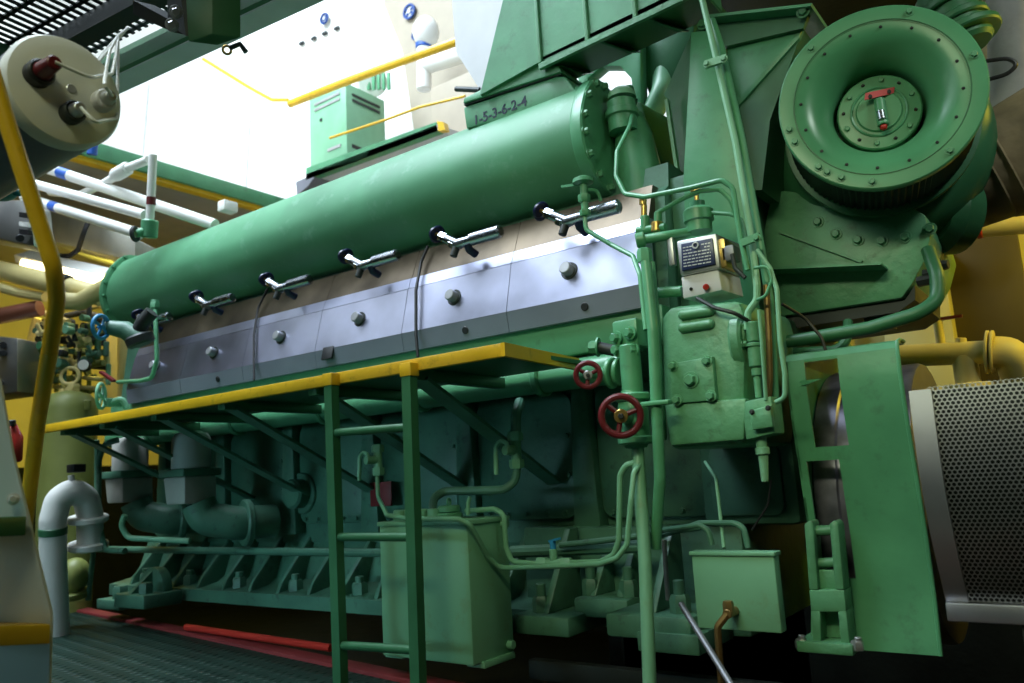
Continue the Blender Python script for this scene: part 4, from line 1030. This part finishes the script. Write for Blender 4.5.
# white pipe at the lower left
wp = thing('swan_neck_pipe', 'fat white swan-neck pipe rising from the deck behind the stair', 'pipe', PZ(65, 640, 0))
D_ = 3.7
part('bend', MB().tube([PD(57, 655, D_), PD(53, 560, D_), PD(53, 520, D_), PD(58, 500, D_ + .02), PD(72, 490, D_ + .05), PD(86, 498, D_ + .1), PD(90, 515, D_ + .12), PD(90, 542, D_ + .12)], .058, 24, .06), 'white', wp)
part('band', MB().cyl(PD(53, 526, D_), PD(53, 536, D_), .061, 24), 'greendark', wp)
part('flange', MB().cyl(PD(88, 516, D_ + .12), PD(88, 522, D_ + .12), .09, 24), 'white', wp)
part('flange', MB().cyl(PD(88, 542, D_ + .12), PD(88, 549, D_ + .12), .09, 24), 'white', wp)
part('vent_stem', MB().cyl(PD(73, 489, D_ + .05), PD(71, 475, D_ + .05), .014, 12), 'white', wp)
part('vent_tap', MB().box(PD(66, 473, D_ + .05), PD(78, 464, D_ + .05) + V((.02, .03, 0)), .005), 'black', wp)
pipe('thin vertical line right of the white swan-neck pipe', [PD(97, 440, 3.9), PD(97, 520, 3.9), PD(88, 600, 3.9)], .012, 'oldgreen', .05)
pipe('green line bending down from the walkway end by the swan-neck pipe', [PD(118, 440, 3.85), PD(104, 444, 3.85), PD(99, 460, 3.85), PD(98, 520, 3.85), PD(105, 550, 3.8), PD(125, 551, 3.7)], .014, 'oldgreen', .05)
pipe('pale looped line beside the far canister foot', [PD(125, 515, 3.6), PD(121, 525, 3.6), PD(128, 538, 3.6), PD(190, 541, 3.5)], .013, 'tankgreen', .04)
vl = thing('floor_valve', 'brassy valve low on the deck right of the white pipe', 'valve', PD(75, 600, 3.9))
part('body', MB().ball(PD(75, 575, 3.9), .07, (1, 1, 1.2)), 'olive', vl); part('flange', MB().cyl(PD(70, 590, 3.9), PD(70, 597, 3.9), .09, 20), 'olive', vl)

# ================================================================== LEFT BACKGROUND
vs_ = thing('air_vessel', 'olive green pressure vessel with domed top behind the walkway end', 'vessel', PD(70, 640, 4.7))
vb = PD(69, 430, 4.7); vr = .15
part('shell', MB().lathe([(vr, -1.1), (vr, .12), (vr * .93, .17), (vr * .7, .21), (.03, .23)], vb, (0, 0, 1), 40), 'olive', vs_)
for (k, (px, py)) in enumerate(((88, 410), (60, 404))):
    part('top_boss', MB().cyl(PD(px, py, 4.65), PD(px, py - 10, 4.65), .02, 12), 'olive', vs_)
cpn = thing('control_panel', 'grey wall control box with black knobs at the far left', 'control panel', PD(18, 395, 4.6))
ca = PD(-20, 400, 4.9); cb_ = PD(17, 332, 4.7)
part('case', MB().prism([PD(-25, 334, 5), PD(17, 338, 4.7), PD(17, 392, 4.7), PD(-25, 398, 5)], (-.1, .2, 0), .008), 'alu', cpn)
for px, py in ((3, 345), (3, 353), (0, 383)):
    part('knob', MB().cyl(PD(px, py, 4.83), PD(px, py, 4.75), .02, 14), 'black', cpn)
lmp = thing('fluorescent_lamp', 'lit fluorescent strip lamp glowing under the deckhead at the left', 'lamp', PD(62, 275, 5.2))
part('diffuser', MB().tube([PD(27, 264, 5.3), PD(104, 283, 5.0)], .05, 16), 'lamp', lmp)
part('housing', MB().bar(PD(24, 256, 5.35), PD(108, 276, 5.05), .13, .05, (1, 1, 0)), 'white', lmp)
pipe('thick cream pipe running below the strip lamp', [PD(-10, 268, 5.0), PD(60, 285, 4.8), PD(103, 297, 4.7)], .06, 'cream', .1, seg=16)
solo('pipe_coupling', MB().cyl(PD(62, 284, 4.78), PD(67, 286, 4.76), .066, 20), 'soot', 'dark coupling ring on the thick cream pipe', 'pipe fitting')
pipe('cream pipe curving up to the big cylinder end', [PD(55, 300, 4.6), PD(80, 302, 4.6), PD(92, 295, 4.6), (PD(112, 284, 4.6))], .05, 'cream', .08, seg=16)
pipe('red-brown pipe crossing the far left at mid height', [PD(-10, 318, 4.9), PD(40, 308, 4.9)], .05, 'brownpipe', 0, seg=14)
pipe('slim cream pipe under the thick cream pipe', [PD(-10, 285, 4.9), PD(20, 293, 4.9), PD(45, 297, 4.85)], .03, 'cream', .05)
pipe('slim cream pipe rising behind the valve cluster', [PD(38, 395, 5.2), PD(31, 380, 5.2), PD(31, 345, 5.2), PD(37, 318, 5.2)], .03, 'cream', .08)
rc_ = thing('red_cylinder', 'small red cylinder glimpsed between the stair and the handrail', 'cylinder', PD(12, 462, 3.2))
part('bottle', MB().lathe([(.03, 0), (.036, .01), (.036, .10), (.02, .13), (.012, .15)], PD(12, 462, 3.2), (0, 0, 1), 20), 'redbright', rc_)
part('valve_head', MB().cyl(PD(12, 426, 3.2), PD(12, 420, 3.2), .014, 12), 'soot', rc_)
# white pipes overhead
def opipe(label, a, b2, r, band=None, D0=4.6, D1=4.1):
    t = thing('overhead_pipe', label, 'pipe', PD((a[0] + b2[0]) / 2, (a[1] + b2[1]) / 2, (D0 + D1) / 2))
    A = PD(*a, D0); B = PD(*b2, D1); part('tube', MB().cyl(A, B, r, 16, ch=0.), 'white', t)
    if band:
        for f in band: part('blue_band', MB().cyl(A + (B - A) * f, A + (B - A) * (f + .06), r * 1.04, 16, ch=0.), 'blue', t, 'blue marking band')
    return t
opipe('upper white overhead pipe with a blue band under the deck edge', (35, 164), (215, 225), .03, (.15,))
opipe('middle white overhead pipe without a band', (20, 180), (145, 215), .026)
opipe('lower white overhead pipe with a blue band above the strip lamp', (24, 197), (140, 234), .028, (.26,))
wv = thing('overhead_valve', 'white valve on a slanting pipe under the deck edge', 'valve', PD(120, 170, 4.3))
part('pipe', MB().tube([PD(148, 160, 4.2), PD(128, 168, 4.25), PD(105, 183, 4.4), PD(80, 195, 4.5), PD(50, 192, 4.6)], .022, 12, .06), 'white', wv)
part('body', MB().ball(PD(116, 175, 4.3), .034), 'white', wv)
part('bonnet', MB().cyl(PD(116, 175, 4.3), PD(128, 168, 4.25), .036, 18), 'white', wv)
vp = thing('vent_post', 'white vertical pipe with a red band rising from the far end of the cylinder', 'pipe', PD(149, 238, 3.9))
part('tube', MB().cyl(PD(153, 155, 3.9), PD(149, 238, 3.9), .02, 14, ch=0), 'white', vp)
part('red_band', MB().cyl(PD(151.3, 197, 3.9), PD(151, 205, 3.9), .022, 14, ch=0), 'red', vp)
part('foot_flange', MB().cyl(PD(150, 220, 3.9), PD(149, 238, 3.9), .04, 18), 'green', vp)
part('tap', MB().torus(PD(135, 234, 3.85), (1, .6, 0), .03, .01, 20, 8), 'black', vp)
part('side_arm', MB().cyl(PD(135, 234, 3.85), PD(149, 230, 3.9), .02, 12), 'green', vp)
bmp = thing('duct_panel', 'cream boxed duct under the deckhead above the strip lamp', 'duct', PD(90, 250, 5.6))
part('face', MB().prism([PD(40, 208, 5.7), PD(135, 238, 5.2), PD(135, 262, 5.2), PD(45, 240, 5.7)], (-.3, .5, 0), .01), 'wrap', bmp)
cable('black cable hanging down the cream boxed duct', [PD(88, 222, 5.2), PD(84, 232, 5.15), PD(78, 250, 5.2), PD(70, 256, 5.25), PD(55, 256, 5.3)], .016, 'black', .06)
gb = thing('grey_switchbox', 'grey switch box with a label panel at the far left edge', 'switch box', PD(12, 245, 4.2))
part('case', MB().prism([PD(-20, 200, 4.4), PD(30, 200, 4.2), PD(34, 246, 4.2), PD(-20, 236, 4.4)], (-.1, .15, 0), .006), 'alu', gb)
for i, (y0, c_) in enumerate(((212, 'black'), (221, 'white'), (229, 'black'))):
    part('switch', MB().prism([PD(19, y0, 4.18), PD(28, y0 + 1, 4.15), PD(29, y0 + 6, 4.15), PD(19, y0 + 5, 4.18)], (0, .02, 0)), c_, gb)
part('knob', MB().cyl(PD(20, 238, 4.2), PD(20, 238, 4.14), .02, 14), 'black', gb)
tv = thing('teal_lamp', 'teal bulbous fitting at the left edge below the white cylinder', 'fitting', PD(5, 200, 2.6))
part('bulb', MB().ball(PD(2, 190, 2.6), .04, (1.2, 1.2, .9)), 'teal', tv); part('neck', MB().cyl(PD(8, 191, 2.6), PD(21, 193, 2.6), .012, 12), 'teal', tv)

# blue handwheel valve at far end of the engine
bv = thing('angle_valve', 'dark green angle valve with a bright blue handwheel at the far cylinder end', 'valve', PD(130, 345, 3.5))
part('body', MB().tube([PD(106, 327, 3.5), PD(125, 330, 3.5), PD(140, 340, 3.5)], [.03, .04, .045], 18), 'oldgreen', bv)
part('flange', MB().cyl(PD(138, 335, 3.5), PD(142, 345, 3.5), .06, 20), 'soot', bv)
part('upper_branch', MB().tube([PD(135, 336, 3.5), PD(143, 322, 3.5), PD(152, 312, 3.5)], .03, 14, .03), 'soot', bv)
handwheel(bv, PD(101, 327, 3.45), V((-.9, -.4, .05)), .05, .0085, 'skyblue', None, 4, .012)
pipe('green line from the cylinder end curving to the far cover edge', pp((155, 305, 2.15), (156, 330, 2.13), (157, 360, 2.12), (152, 378, 2.12), (140, 381, 2.14), (118, 382, 2.2)), .011, 'green', .04)
solo('line_fitting', MB().cyl(P(154, 312, 2.15), P(155, 300, 2.15), .02, 14).hexa(P(155, 308, 2.15), (0, 0, 1), .025, .03), 'green', 'green hexagon fitting under the far end of the cylinder', 'pipe fitting')
sv = thing('sampling_valve', 'green valve with twin pale handwheels just above the walkway end', 'valve', PD(105, 408, 3.9))
part('body', MB().box(PD(102, 407, 3.9), PD(114, 398, 3.9) + V((.0, .06, 0)), .006), 'tankgreen', sv)
handwheel(sv, PD(101, 396, 3.85), V((-.7, -.7, 0)), .06, .008, 'tankgreen', None, 4, .014)
part('arm', MB().tube([PD(112, 403, 3.9), PD(122, 398, 3.9), PD(127, 408, 3.9)], .015, 10, .03), 'tankgreen', sv)
part('red_lever', MB().bar(PD(101, 372, 3.9), PD(114, 381, 3.85), .02, .012, (0, 1, 0)), 'red', sv)

# valve manifold cluster on the far left wall
mf = thing('valve_manifold', 'dense manifold of small green and yellow valves behind the handrail', 'valve manifold', PD(80, 400, 5.0))
random.seed(11)
for j, py in enumerate((330, 341, 352, 364, 376, 388)):
    a0_ = PD(36 + random.uniform(-4, 8), py - 2, 5.1); a1_ = PD(104 + random.uniform(-10, 6), py + random.uniform(0, 6), 4.9)
    part('header', MB().tube([a0_, a1_], random.choice((.014, .02, .025)), 10), random.choice(('cream', 'oldgreen', 'olive', 'soot')), mf)
for j in range(80):
    px = random.uniform(40, 108); py = random.uniform(318, 392); q = PD(px, py, random.uniform(4.75, 5.0))
    if px > 95 and py < 350: continue
    m_ = random.choice(('soot', 'oldgreen', 'cream', 'olive', 'cream', 'olive', 'greendark', 'tankgreen'))
    b = MB()
    if j % 3 == 0: b.cyl(q, q + V((0, 0, random.uniform(.05, .13))), random.uniform(.010, .02), 10)
    elif j % 3 == 1: b.cyl(q + V((-.05, 0, 0)), q + V((.05, .02, .0)), random.uniform(.014, .026), 12); b.cyl(q, q + V((0, -.03, .05)), .011, 10)
    else: b.cyl(q, q + V((.02, -.05, 0)), random.uniform(.018, .032), 14)
    part('small_valve', b, m_, mf)
for x0 in (44, 57, 66, 76, 90):
    part('riser', MB().tube([PD(x0, 318 + random.uniform(0, 10), 5.05), PD(x0 + random.uniform(-2, 2), 392, 5.05)], .014, 8), random.choice(('cream', 'olive', 'soot')), mf)
gg = PD(86, 366, 4.7)
gq = part('gauge', MB().cyl(gg, gg + V((.03, -.03, 0)), .035, 22), 'soot', mf)
part('dial', MB().cyl(gg + V((.028, -.028, 0)), gg + V((.033, -.033, 0)), .03, 22), 'white', gq)
for px, py, r_ in ((70, 376, .05), (55, 355, .04)):
    part('coil', MB().torus(PD(px, py, 4.75), (.7, -.7, .1), r_, .011, 22, 8), 'cream', mf)
pipe('cream pipe rising at the far bulkhead right of the valve manifold', [PD(122, 395, 5.2), PD(122, 330, 5.2)], .03, 'cream')
solo('wall_duct', MB().prism([PD(104, 318, 5.5), PD(125, 318, 5.5), PD(125, 400, 5.5), PD(104, 400, 5.5)], (-.1, .2, 0)), 'yellowwall', 'cream upright duct behind the blue handwheel', 'duct')
for k, (px, py) in enumerate(((40, 312), (85, 312), (100, 305), (112, 318))):
    pipe(('dark overhead line above the manifold, leftmost', 'dark overhead line above the manifold, second from left', 'dark overhead line above the manifold, third from left', 'dark overhead line above the manifold, rightmost')[k],
         [PD(px - 20, py + 4, 5.1), PD(px, py, 5.1), PD(px + 28, py + 10, 4.9)], .02, 'soot' if k % 2 else 'cream', .05)

# ================================================================== UPPER LEFT: cylinder, grating platform
dr_ = thing('white_drum', 'white round-ended drum with cable plugs hanging at the upper left', 'drum', (-1.8, .69, 1.28))
DX = -1.58; dc = PX(64, 92, DX); drr = .113
part('shell', MB().lathe([(drr, 0), (drr, .7)], dc + V((-.02, 0, 0)), (-1, 0, 0), 56, closed=False), 'purple', dr_)
part('end_cap', MB().lathe([(drr, -.025), (drr + .002, 0), (drr - .004, .012), (drr * .75, .022), (.01, .026)], dc, (1, 0, 0), 56), 'white', dr_)
def plug(px, py, r1, r2, l, m1, m2):
    q = PX(px, py, DX + .02); q = V((DX + .018, q.y, q.z))
    s = part('socket', MB().cyl(q, q + V((.03, 0, 0)), r1, 22), m1, dr_)
    part('plug', MB().cyl(q + V((.025, 0, 0)), q + V((.025 + l, .0, .0)), r2, 20, r2 * .8), m2, s)
    return q + V((.025 + l, 0, 0))
pa = plug(36, 76, .026, .018, .055, 'black', 'red')
pb = plug(69, 115, .022, .015, .025, 'soot', 'alu')
pc = plug(100, 103, .022, .015, .025, 'greywhite', 'alu')
qd = PX(70, 90, DX + .02)
part('blank_boss', MB().cyl(V((DX + .02, qd.y, qd.z)), V((DX + .028, qd.y, qd.z)), .010, 18), 'alu', dr_)
for lab, s, mids in (('white cable looping from the red plug to the platform', pa, ((90, 78), (112, 74), (116, 55))), ('white cable looping from the lower grey plug to the platform', pb, ((95, 123), (117, 118), (118, 60))), ('white cable rising from the right grey plug to the platform', pc, ((104, 85), (106, 70), (110, 50)))):
    cable(lab, [s] + [PD(x, y, 1.55 + .12 * i) for i, (x, y) in enumerate(mids)] + [PD(118, 36, 1.95), PD(128, 28, 2.1)], .0035, 'white', .05)
cable('white cable hanging in a slack loop from the platform edge', [PD(120, 34, 2.0), PD(96, 62, 1.8), PD(93, 75, 1.75), PD(100, 60, 1.8), PD(124, 32, 2.05)], .0035, 'white', .05)

GZ = 2.02
gA, gB = PZ(108, 98, GZ), PZ(322, 0, GZ)
gdv = (gB - gA).normalized(); gn = V((gdv.y, -gdv.x, 0))      # towards the camera side
if gn.y > 0: gn = -gn
gx0 = gA - gdv * .5; gL = (gB - gA).length + .7
pf = thing('grating_platform', 'overhead open grating platform framed by steel beams at the upper left', 'platform', (-2.2, 1.2, GZ))
def gp_(s_, t_, z=0): return gx0 + gdv * s_ + gn * t_ + V((0, 0, z))
def gbox(mb, s0, s1, t0, t1, z0, z1): return mb.prism([gp_(s0, t0, z0), gp_(s1, t0, z0), gp_(s1, t1, z0), gp_(s0, t1, z0)], (0, 0, z1 - z0))
part('beam_flange', gbox(MB(), 0, gL, -.005, .075, 0, .01), 'beamgrey', pf)
part('beam_web', gbox(MB(), 0, gL, .03, .04, .01, .13), 'greendark', pf)
part('toe_bar', gbox(MB(), 0, gL, .082, .10, .0, .05), 'greendark', pf)
grs = MB(); 
s = 0.0
while s < gL:
    gbox(grs, s, s + .013, .10, 1.15, .10, .105); s += .034
t = .11
while t < 1.15:
    gbox(grs, 0, gL, t, t + .014, .10, .106); t += .09
part('grating', grs, 'soot', pf, kind='stuff')
for t0 in (.20, .62): part('cross_member', gbox(MB(), 0, gL, t0, t0 + .06, .04, .1), 'soot', pf)
for s0 in (.35,): part('cross_channel', gbox(MB(), s0, s0 + .05, .0, .95, .02, .1), 'greendark', pf)
hbk = thing('hanger_bracket', 'dark steel hanger bracket under the grating platform', 'bracket', PD(188, 30, 2.2))
part('plate', MB().prism([PD(166, -25, 2.15), PD(178, -25, 2.1), PD(186, 36, 2.1), PD(168, 24, 2.15)], (.02, .02, 0)), 'soot', hbk)
part('post', MB().prism([PD(184, -25, 2.1), PD(212, -25, 2.1), PD(212, 34, 2.1), PD(188, 42, 2.1)], (.04, .06, 0), .003), 'greendark', hbk)
part('arm', MB().prism([PD(133, 0, 2.2), PD(170, 20, 2.2), PD(172, 32, 2.2), PD(133, 14, 2.2)], (.02, .05, 0)), 'soot', hbk)
for px, py in ((172, 25), (176, 12)): bolt(hbk, PD(px, py, 2.09), -ray(px, py), .012, .014, 'alu')

# ================================================================== CASING THINGS (through the opening)
cab = thing('green_cabinet', 'pale green ventilated cabinet standing on the raised platform above', 'cabinet', P(347, 153, 4.4))
cc = P(347, 153, 4.4); H = P(347, 81, 4.4).z - cc.z; zb = cc.z
xl = P(310, 160, 4.4).x; yb = PX(386, 142, cc.x).y
q4 = [V((xl, 4.4, zb)), V((cc.x, 4.4, zb)), V((cc.x, yb, zb)), V((xl, yb, zb))]
part('case', MB().prism(q4, (0, 0, H), .01), 'greenlight', cab)
def face_slot(a, b2, u0, u1, v0, v1, m, name, off=.008):
    n = (b2 - a).cross(V((0, 0, 1))).normalized()
    if n.dot(EYE - a) < 0: n = -n
    pts = [a + (b2 - a) * u + V((0, 0, H * v)) + n * off for u, v in ((u0, v0), (u1, v0), (u1, v1), (u0, v1))]
    part(name, MB().prism(pts, -n * off * .8), m, cab)
for v in (.78, .86): face_slot(q4[0], q4[1], .15, .85, v, v + .035, 'alu', 'louvre'); face_slot(q4[1], q4[2], .15, .85, v - .02, v + .015, 'soot', 'louvre')
face_slot(q4[0], q4[1], .5, .85, .12, .16, 'alu', 'louvre'); face_slot(q4[1], q4[2], .12, .35, .1, .15, 'soot', 'louvre')
face_slot(q4[0], q4[1], .3, .36, .60, .64, 'soot', 'lock')
pfm = thing('raised_platform', 'green edged platform carrying the cabinet above the cylinder', 'platform', P(370, 160, 4.2))
e0, e1 = P(300, 174, 4.0), P(440, 124, 4.0)
part('edge_beam', MB().prism([P(306, 168, 4.0), P(436, 122, 4.0), P(438, 131, 4.0), P(306, 180, 4.0)], (0, .06, 0)), 'green', pfm)
part('soffit', MB().prism([P(306, 180, 4.0), P(438, 131, 4.0), P(438, 131, 4.0) + V((.1, 1.3, .05)), P(306, 180, 4.0) + V((-.1, 1.3, .05))], (0, 0, .05)), 'greywhite', pfm)
part('end_plate', MB().prism([P(437, 121, 4.0), P(443, 122, 4.0), P(445, 130, 4.0), P(438, 131, 4.0)], (0, .05, 0)), 'yellow', pfm)
part('knee', MB().prism([P(296, 182, 4.0), P(318, 172, 4.0), P(308, 186, 4.0), P(297, 195, 4.0)], (0, .3, 0)), 'purple', pfm)
pipe('yellow pipe crossing the white casing in front of the cabinet top', pp((290, 104, 4.0), (340, 84, 4.0), (400, 62, 4.0), (470, 37, 4.0)), .032, 'yellow', .02)
pipe('thin yellow line sloping down the white casing at the left', pp((203, 59, 5.2), (250, 88, 5.2), (272, 100, 5.2), (288, 100, 5.2)), .02, 'yellow', .1)
pipe('thin rail line sagging in front of the cabinet', pp((330, 138, 3.9), (385, 120, 3.9), (420, 107, 3.9), (465, 96, 3.9)), .010, 'yellow', .1)
def emblem(px, py, R, label, m='emblemblue', Y=5.46):
    q = P(px, py, Y); t = thing('round_emblem', label, 'emblem', q)
    x, y, z = V((1, 0, 0)), V((0, 0, 1)), V((0, -1, 0))
    part('ring', MB().lathe([(R * .74, 0), (R * .74, .02), (R, .02), (R, 0), (R * .74, 0)], q + V((0, .0, 0)), (0, -1, 0), 40, closed=False), m, t)
    part('disc', MB().cyl(q + V((0, .02, 0)), q + V((0, -.004, 0)), R * .76, 36), 'white', t)
    for a in (35, 145):
        d = V((math.cos(math.radians(a)), 0, math.sin(math.radians(a))))
        part('blade', MB().bar(q - d * R * .74 + V((0, -.008, 0)), q + d * R * .74 + V((0, -.008, 0)), R * .30, .012, V((-d.z, 0, d.x))), m, t)
    part('boss', MB().cyl(q + V((0, -.01, 0)), q + V((0, -.022, 0)), R * .25, 24), 'white', t)
    return t
emblem(410, 12, .078, 'bright blue round emblem on the cream casing at top centre', Y=5.28)
emblem(325, 19, .065, 'faded blue round emblem on the white casing left of the bright one')
emblem(416, 36, .045, 'small blue round emblem below the bright one', Y=5.28)
for k, (px, py) in enumerate(((302, 44), (314, 39), (325, 34), (337, 29))):
    q = P(px, py, 5.48)
    solo('wall_slot', MB().box(q + V((-.035, -.02, -.008)), q + V((.035, .01, .02)), .002), 'soot', ('small dark slot on the white casing, leftmost of the row', 'small dark slot on the white casing, second from left', 'small dark slot on the white casing, third from left', 'small dark slot on the white casing, rightmost of the row')[k], 'slot')
wvp = thing('casing_valve', 'white pipe and valve with a blue collar right of the emblems', 'valve', P(425, 75, 4.9))
part('body', MB().ball(P(426, 32, 4.9), .12, (1, 1, 1.2)), 'white', wvp)
part('stem', MB().cyl(P(424, 38, 4.9), P(424, 90, 4.9), .065, 20), 'white', wvp)
part('blue_collar', MB().cyl(P(424, 43, 4.9), P(424, 49, 4.9), .075, 20), 'blue', wvp)
part('branch', MB().tube(pp((424, 66, 4.9), (450, 58, 4.9), (480, 48, 4.9)), .075, 18), 'white', wvp)
solo('boxed_duct', MB().box(P(432, 150, 4.8), P(480, 66, 4.8) + V((0, .3, 0)), .02), 'casingcream', 'cream boxed duct behind the grey one at the casing wall', 'duct')
struct('wall_casing_panel', MB().prism([P(384, -80, 5.3), P(384, 5, 5.3), P(402, 50, 5.3), P(418, 160, 5.3), P(520, 160, 5.3), P(520, -80, 5.3)], (0, .2, 0)), 'casingcream')  # its darker cream paints in the dimmer light on this stretch
sl = thing('slotted_fan', 'green slatted fan housing just behind the cabinet top', 'fan', P(380, 90, 5.0))
part('housing', MB().cyl(P(372, 82, 5.1), P(372, 82, 4.9), .14, 28), 'white', sl)
for k in range(6): part('blade', MB().box(P(362 + k * 5, 90, 4.88), P(364 + k * 5, 72, 4.88) + V((0, .02, 0)), .002), 'green', sl)
pipe('dark grey rod end poking out beside the duct foot', pp((456, 89, 2.6), (480, 90, 2.6)), .012, 'soot', 0)
cable('dark hanging wire against the bright casing at the left', pp((149, 85, 5.0), (143, 155, 5.0)), .008, 'alu', 0)
cable('dark hanging wire against the bright casing above the cylinder', pp((250, 120, 5.0), (246, 190, 5.0)), .008, 'alu', 0)
solo('post_foot', MB().cyl(P(246, 201, 4.6), P(247, 188, 4.6), .022, 14), 'navy', 'short dark post on the deck edge above the cylinder', 'post')
solo('post_foot', MB().cyl(PD(92, 155, 5.0), PD(93, 143, 5.0), .03, 14), 'blue', 'short blue post on the deck edge beside the white drum', 'post')
solo('deck_bollard', MB().box(PD(217, 212, 4.9), PD(230, 200, 4.9) + V((0, .06, 0)), .01), 'white', 'small white fitting on the green deck edge', 'fitting')
hk = thing('wall_hook', 'small dark hook hanging from the platform beam', 'hook', PD(235, 50, 2.45))
part('ring', MB().torus(PD(227, 50, 2.45), ray(227, 50), .012, .004, 20, 6), 'brass', hk)
part('shank', MB().tube([PD(230, 48, 2.45), PD(240, 44, 2.45), PD(246, 52, 2.45)], .008, 10), 'soot', hk)

# ================================================================== LIGHT
def area(name, loc, target, sx, sy, power, col, spread=180):
    l = bpy.data.lights.new(name, 'AREA'); l.shape = 'RECTANGLE'; l.size = sx; l.size_y = sy; l.energy = power; l.color = col; l.spread = math.radians(spread)
    o = bpy.data.objects.new(name, l); C.objects.link(o); o.location = loc
    o.rotation_euler = (V(target) - V(loc)).to_track_quat('-Z', 'Y').to_euler(); return o
area('skylight', (-4.8, .2, 8.6), (-4.0, 1.6, 0), 6, 3.6, 1750, (.74, .88, 1.))
area('fill_front', (-2.4, -.6, 2.7), (-2.2, 2.4, 1.0), 1.8, .3, 6, (.70, .95, 1.))  # unseen cool fill added overhead on the camera side
area('fill_low', (-3.3, -1.9, .75), (-2.7, 2.4, .15), 1.8, .3, 2.6, (.42, .86, 1.), 32)  # unseen fill added low in front to brighten the engine foot
area('lamp_upper_right', (1.1, 1.7, 2.5), (-.2, 2.6, 1.6), .5, .2, 2.8, (.86, 1., .9), 70)
area('fill_right', (-.5, -.5, 2.35), (-.65, 2.2, .55), 1.2, .3, 7.5, (.92, 1., .62), 75)  # unseen fill added to brighten the control unit and flywheel cover
area('yellow_lamp_right', (.9, 3.35, 1.9), (-.4, 4.25, 1.1), .8, .3, 22, (1., .78, .05))
area('yellow_lamp_left', (-5.6, 2.6, 2.2), (-6.4, 3.4, .9), .8, .3, 55, (1., .84, .12))
w = bpy.data.worlds.new('world'); bpy.context.scene.world = w; w.use_nodes = True
w.node_tree.nodes['Background'].inputs['Color'].default_value = (.6, .8, 1, 1); w.node_tree.nodes['Background'].inputs['Strength'].default_value = .0

# ================================================================== CAMERA
cam = bpy.data.cameras.new('camera'); cam.sensor_width = 36; cam.lens = FPX * 36 / 1024; cam.clip_start = .02
cam.dof.use_dof = True; cam.dof.focus_distance = 2.4; cam.dof.aperture_fstop = 3.2
co = bpy.data.objects.new('camera', cam); C.objects.link(co)
right = V((AX.x, AY.x, AZ.x)); down = V((AX.y, AY.y, AZ.y)); fwd = V((AX.z, AY.z, AZ.z))
mw = Matrix(((right.x, -down.x, -fwd.x, EYE.x), (right.y, -down.y, -fwd.y, EYE.y), (right.z, -down.z, -fwd.z, EYE.z), (0, 0, 0, 1)))
co.matrix_world = mw
S = bpy.context.scene
S.camera = co
S.view_settings.view_transform = 'Standard'; S.view_settings.look = 'None'; S.view_settings.gamma = 1; S.view_settings.use_curve_mapping = False
S.view_settings.exposure = -.2
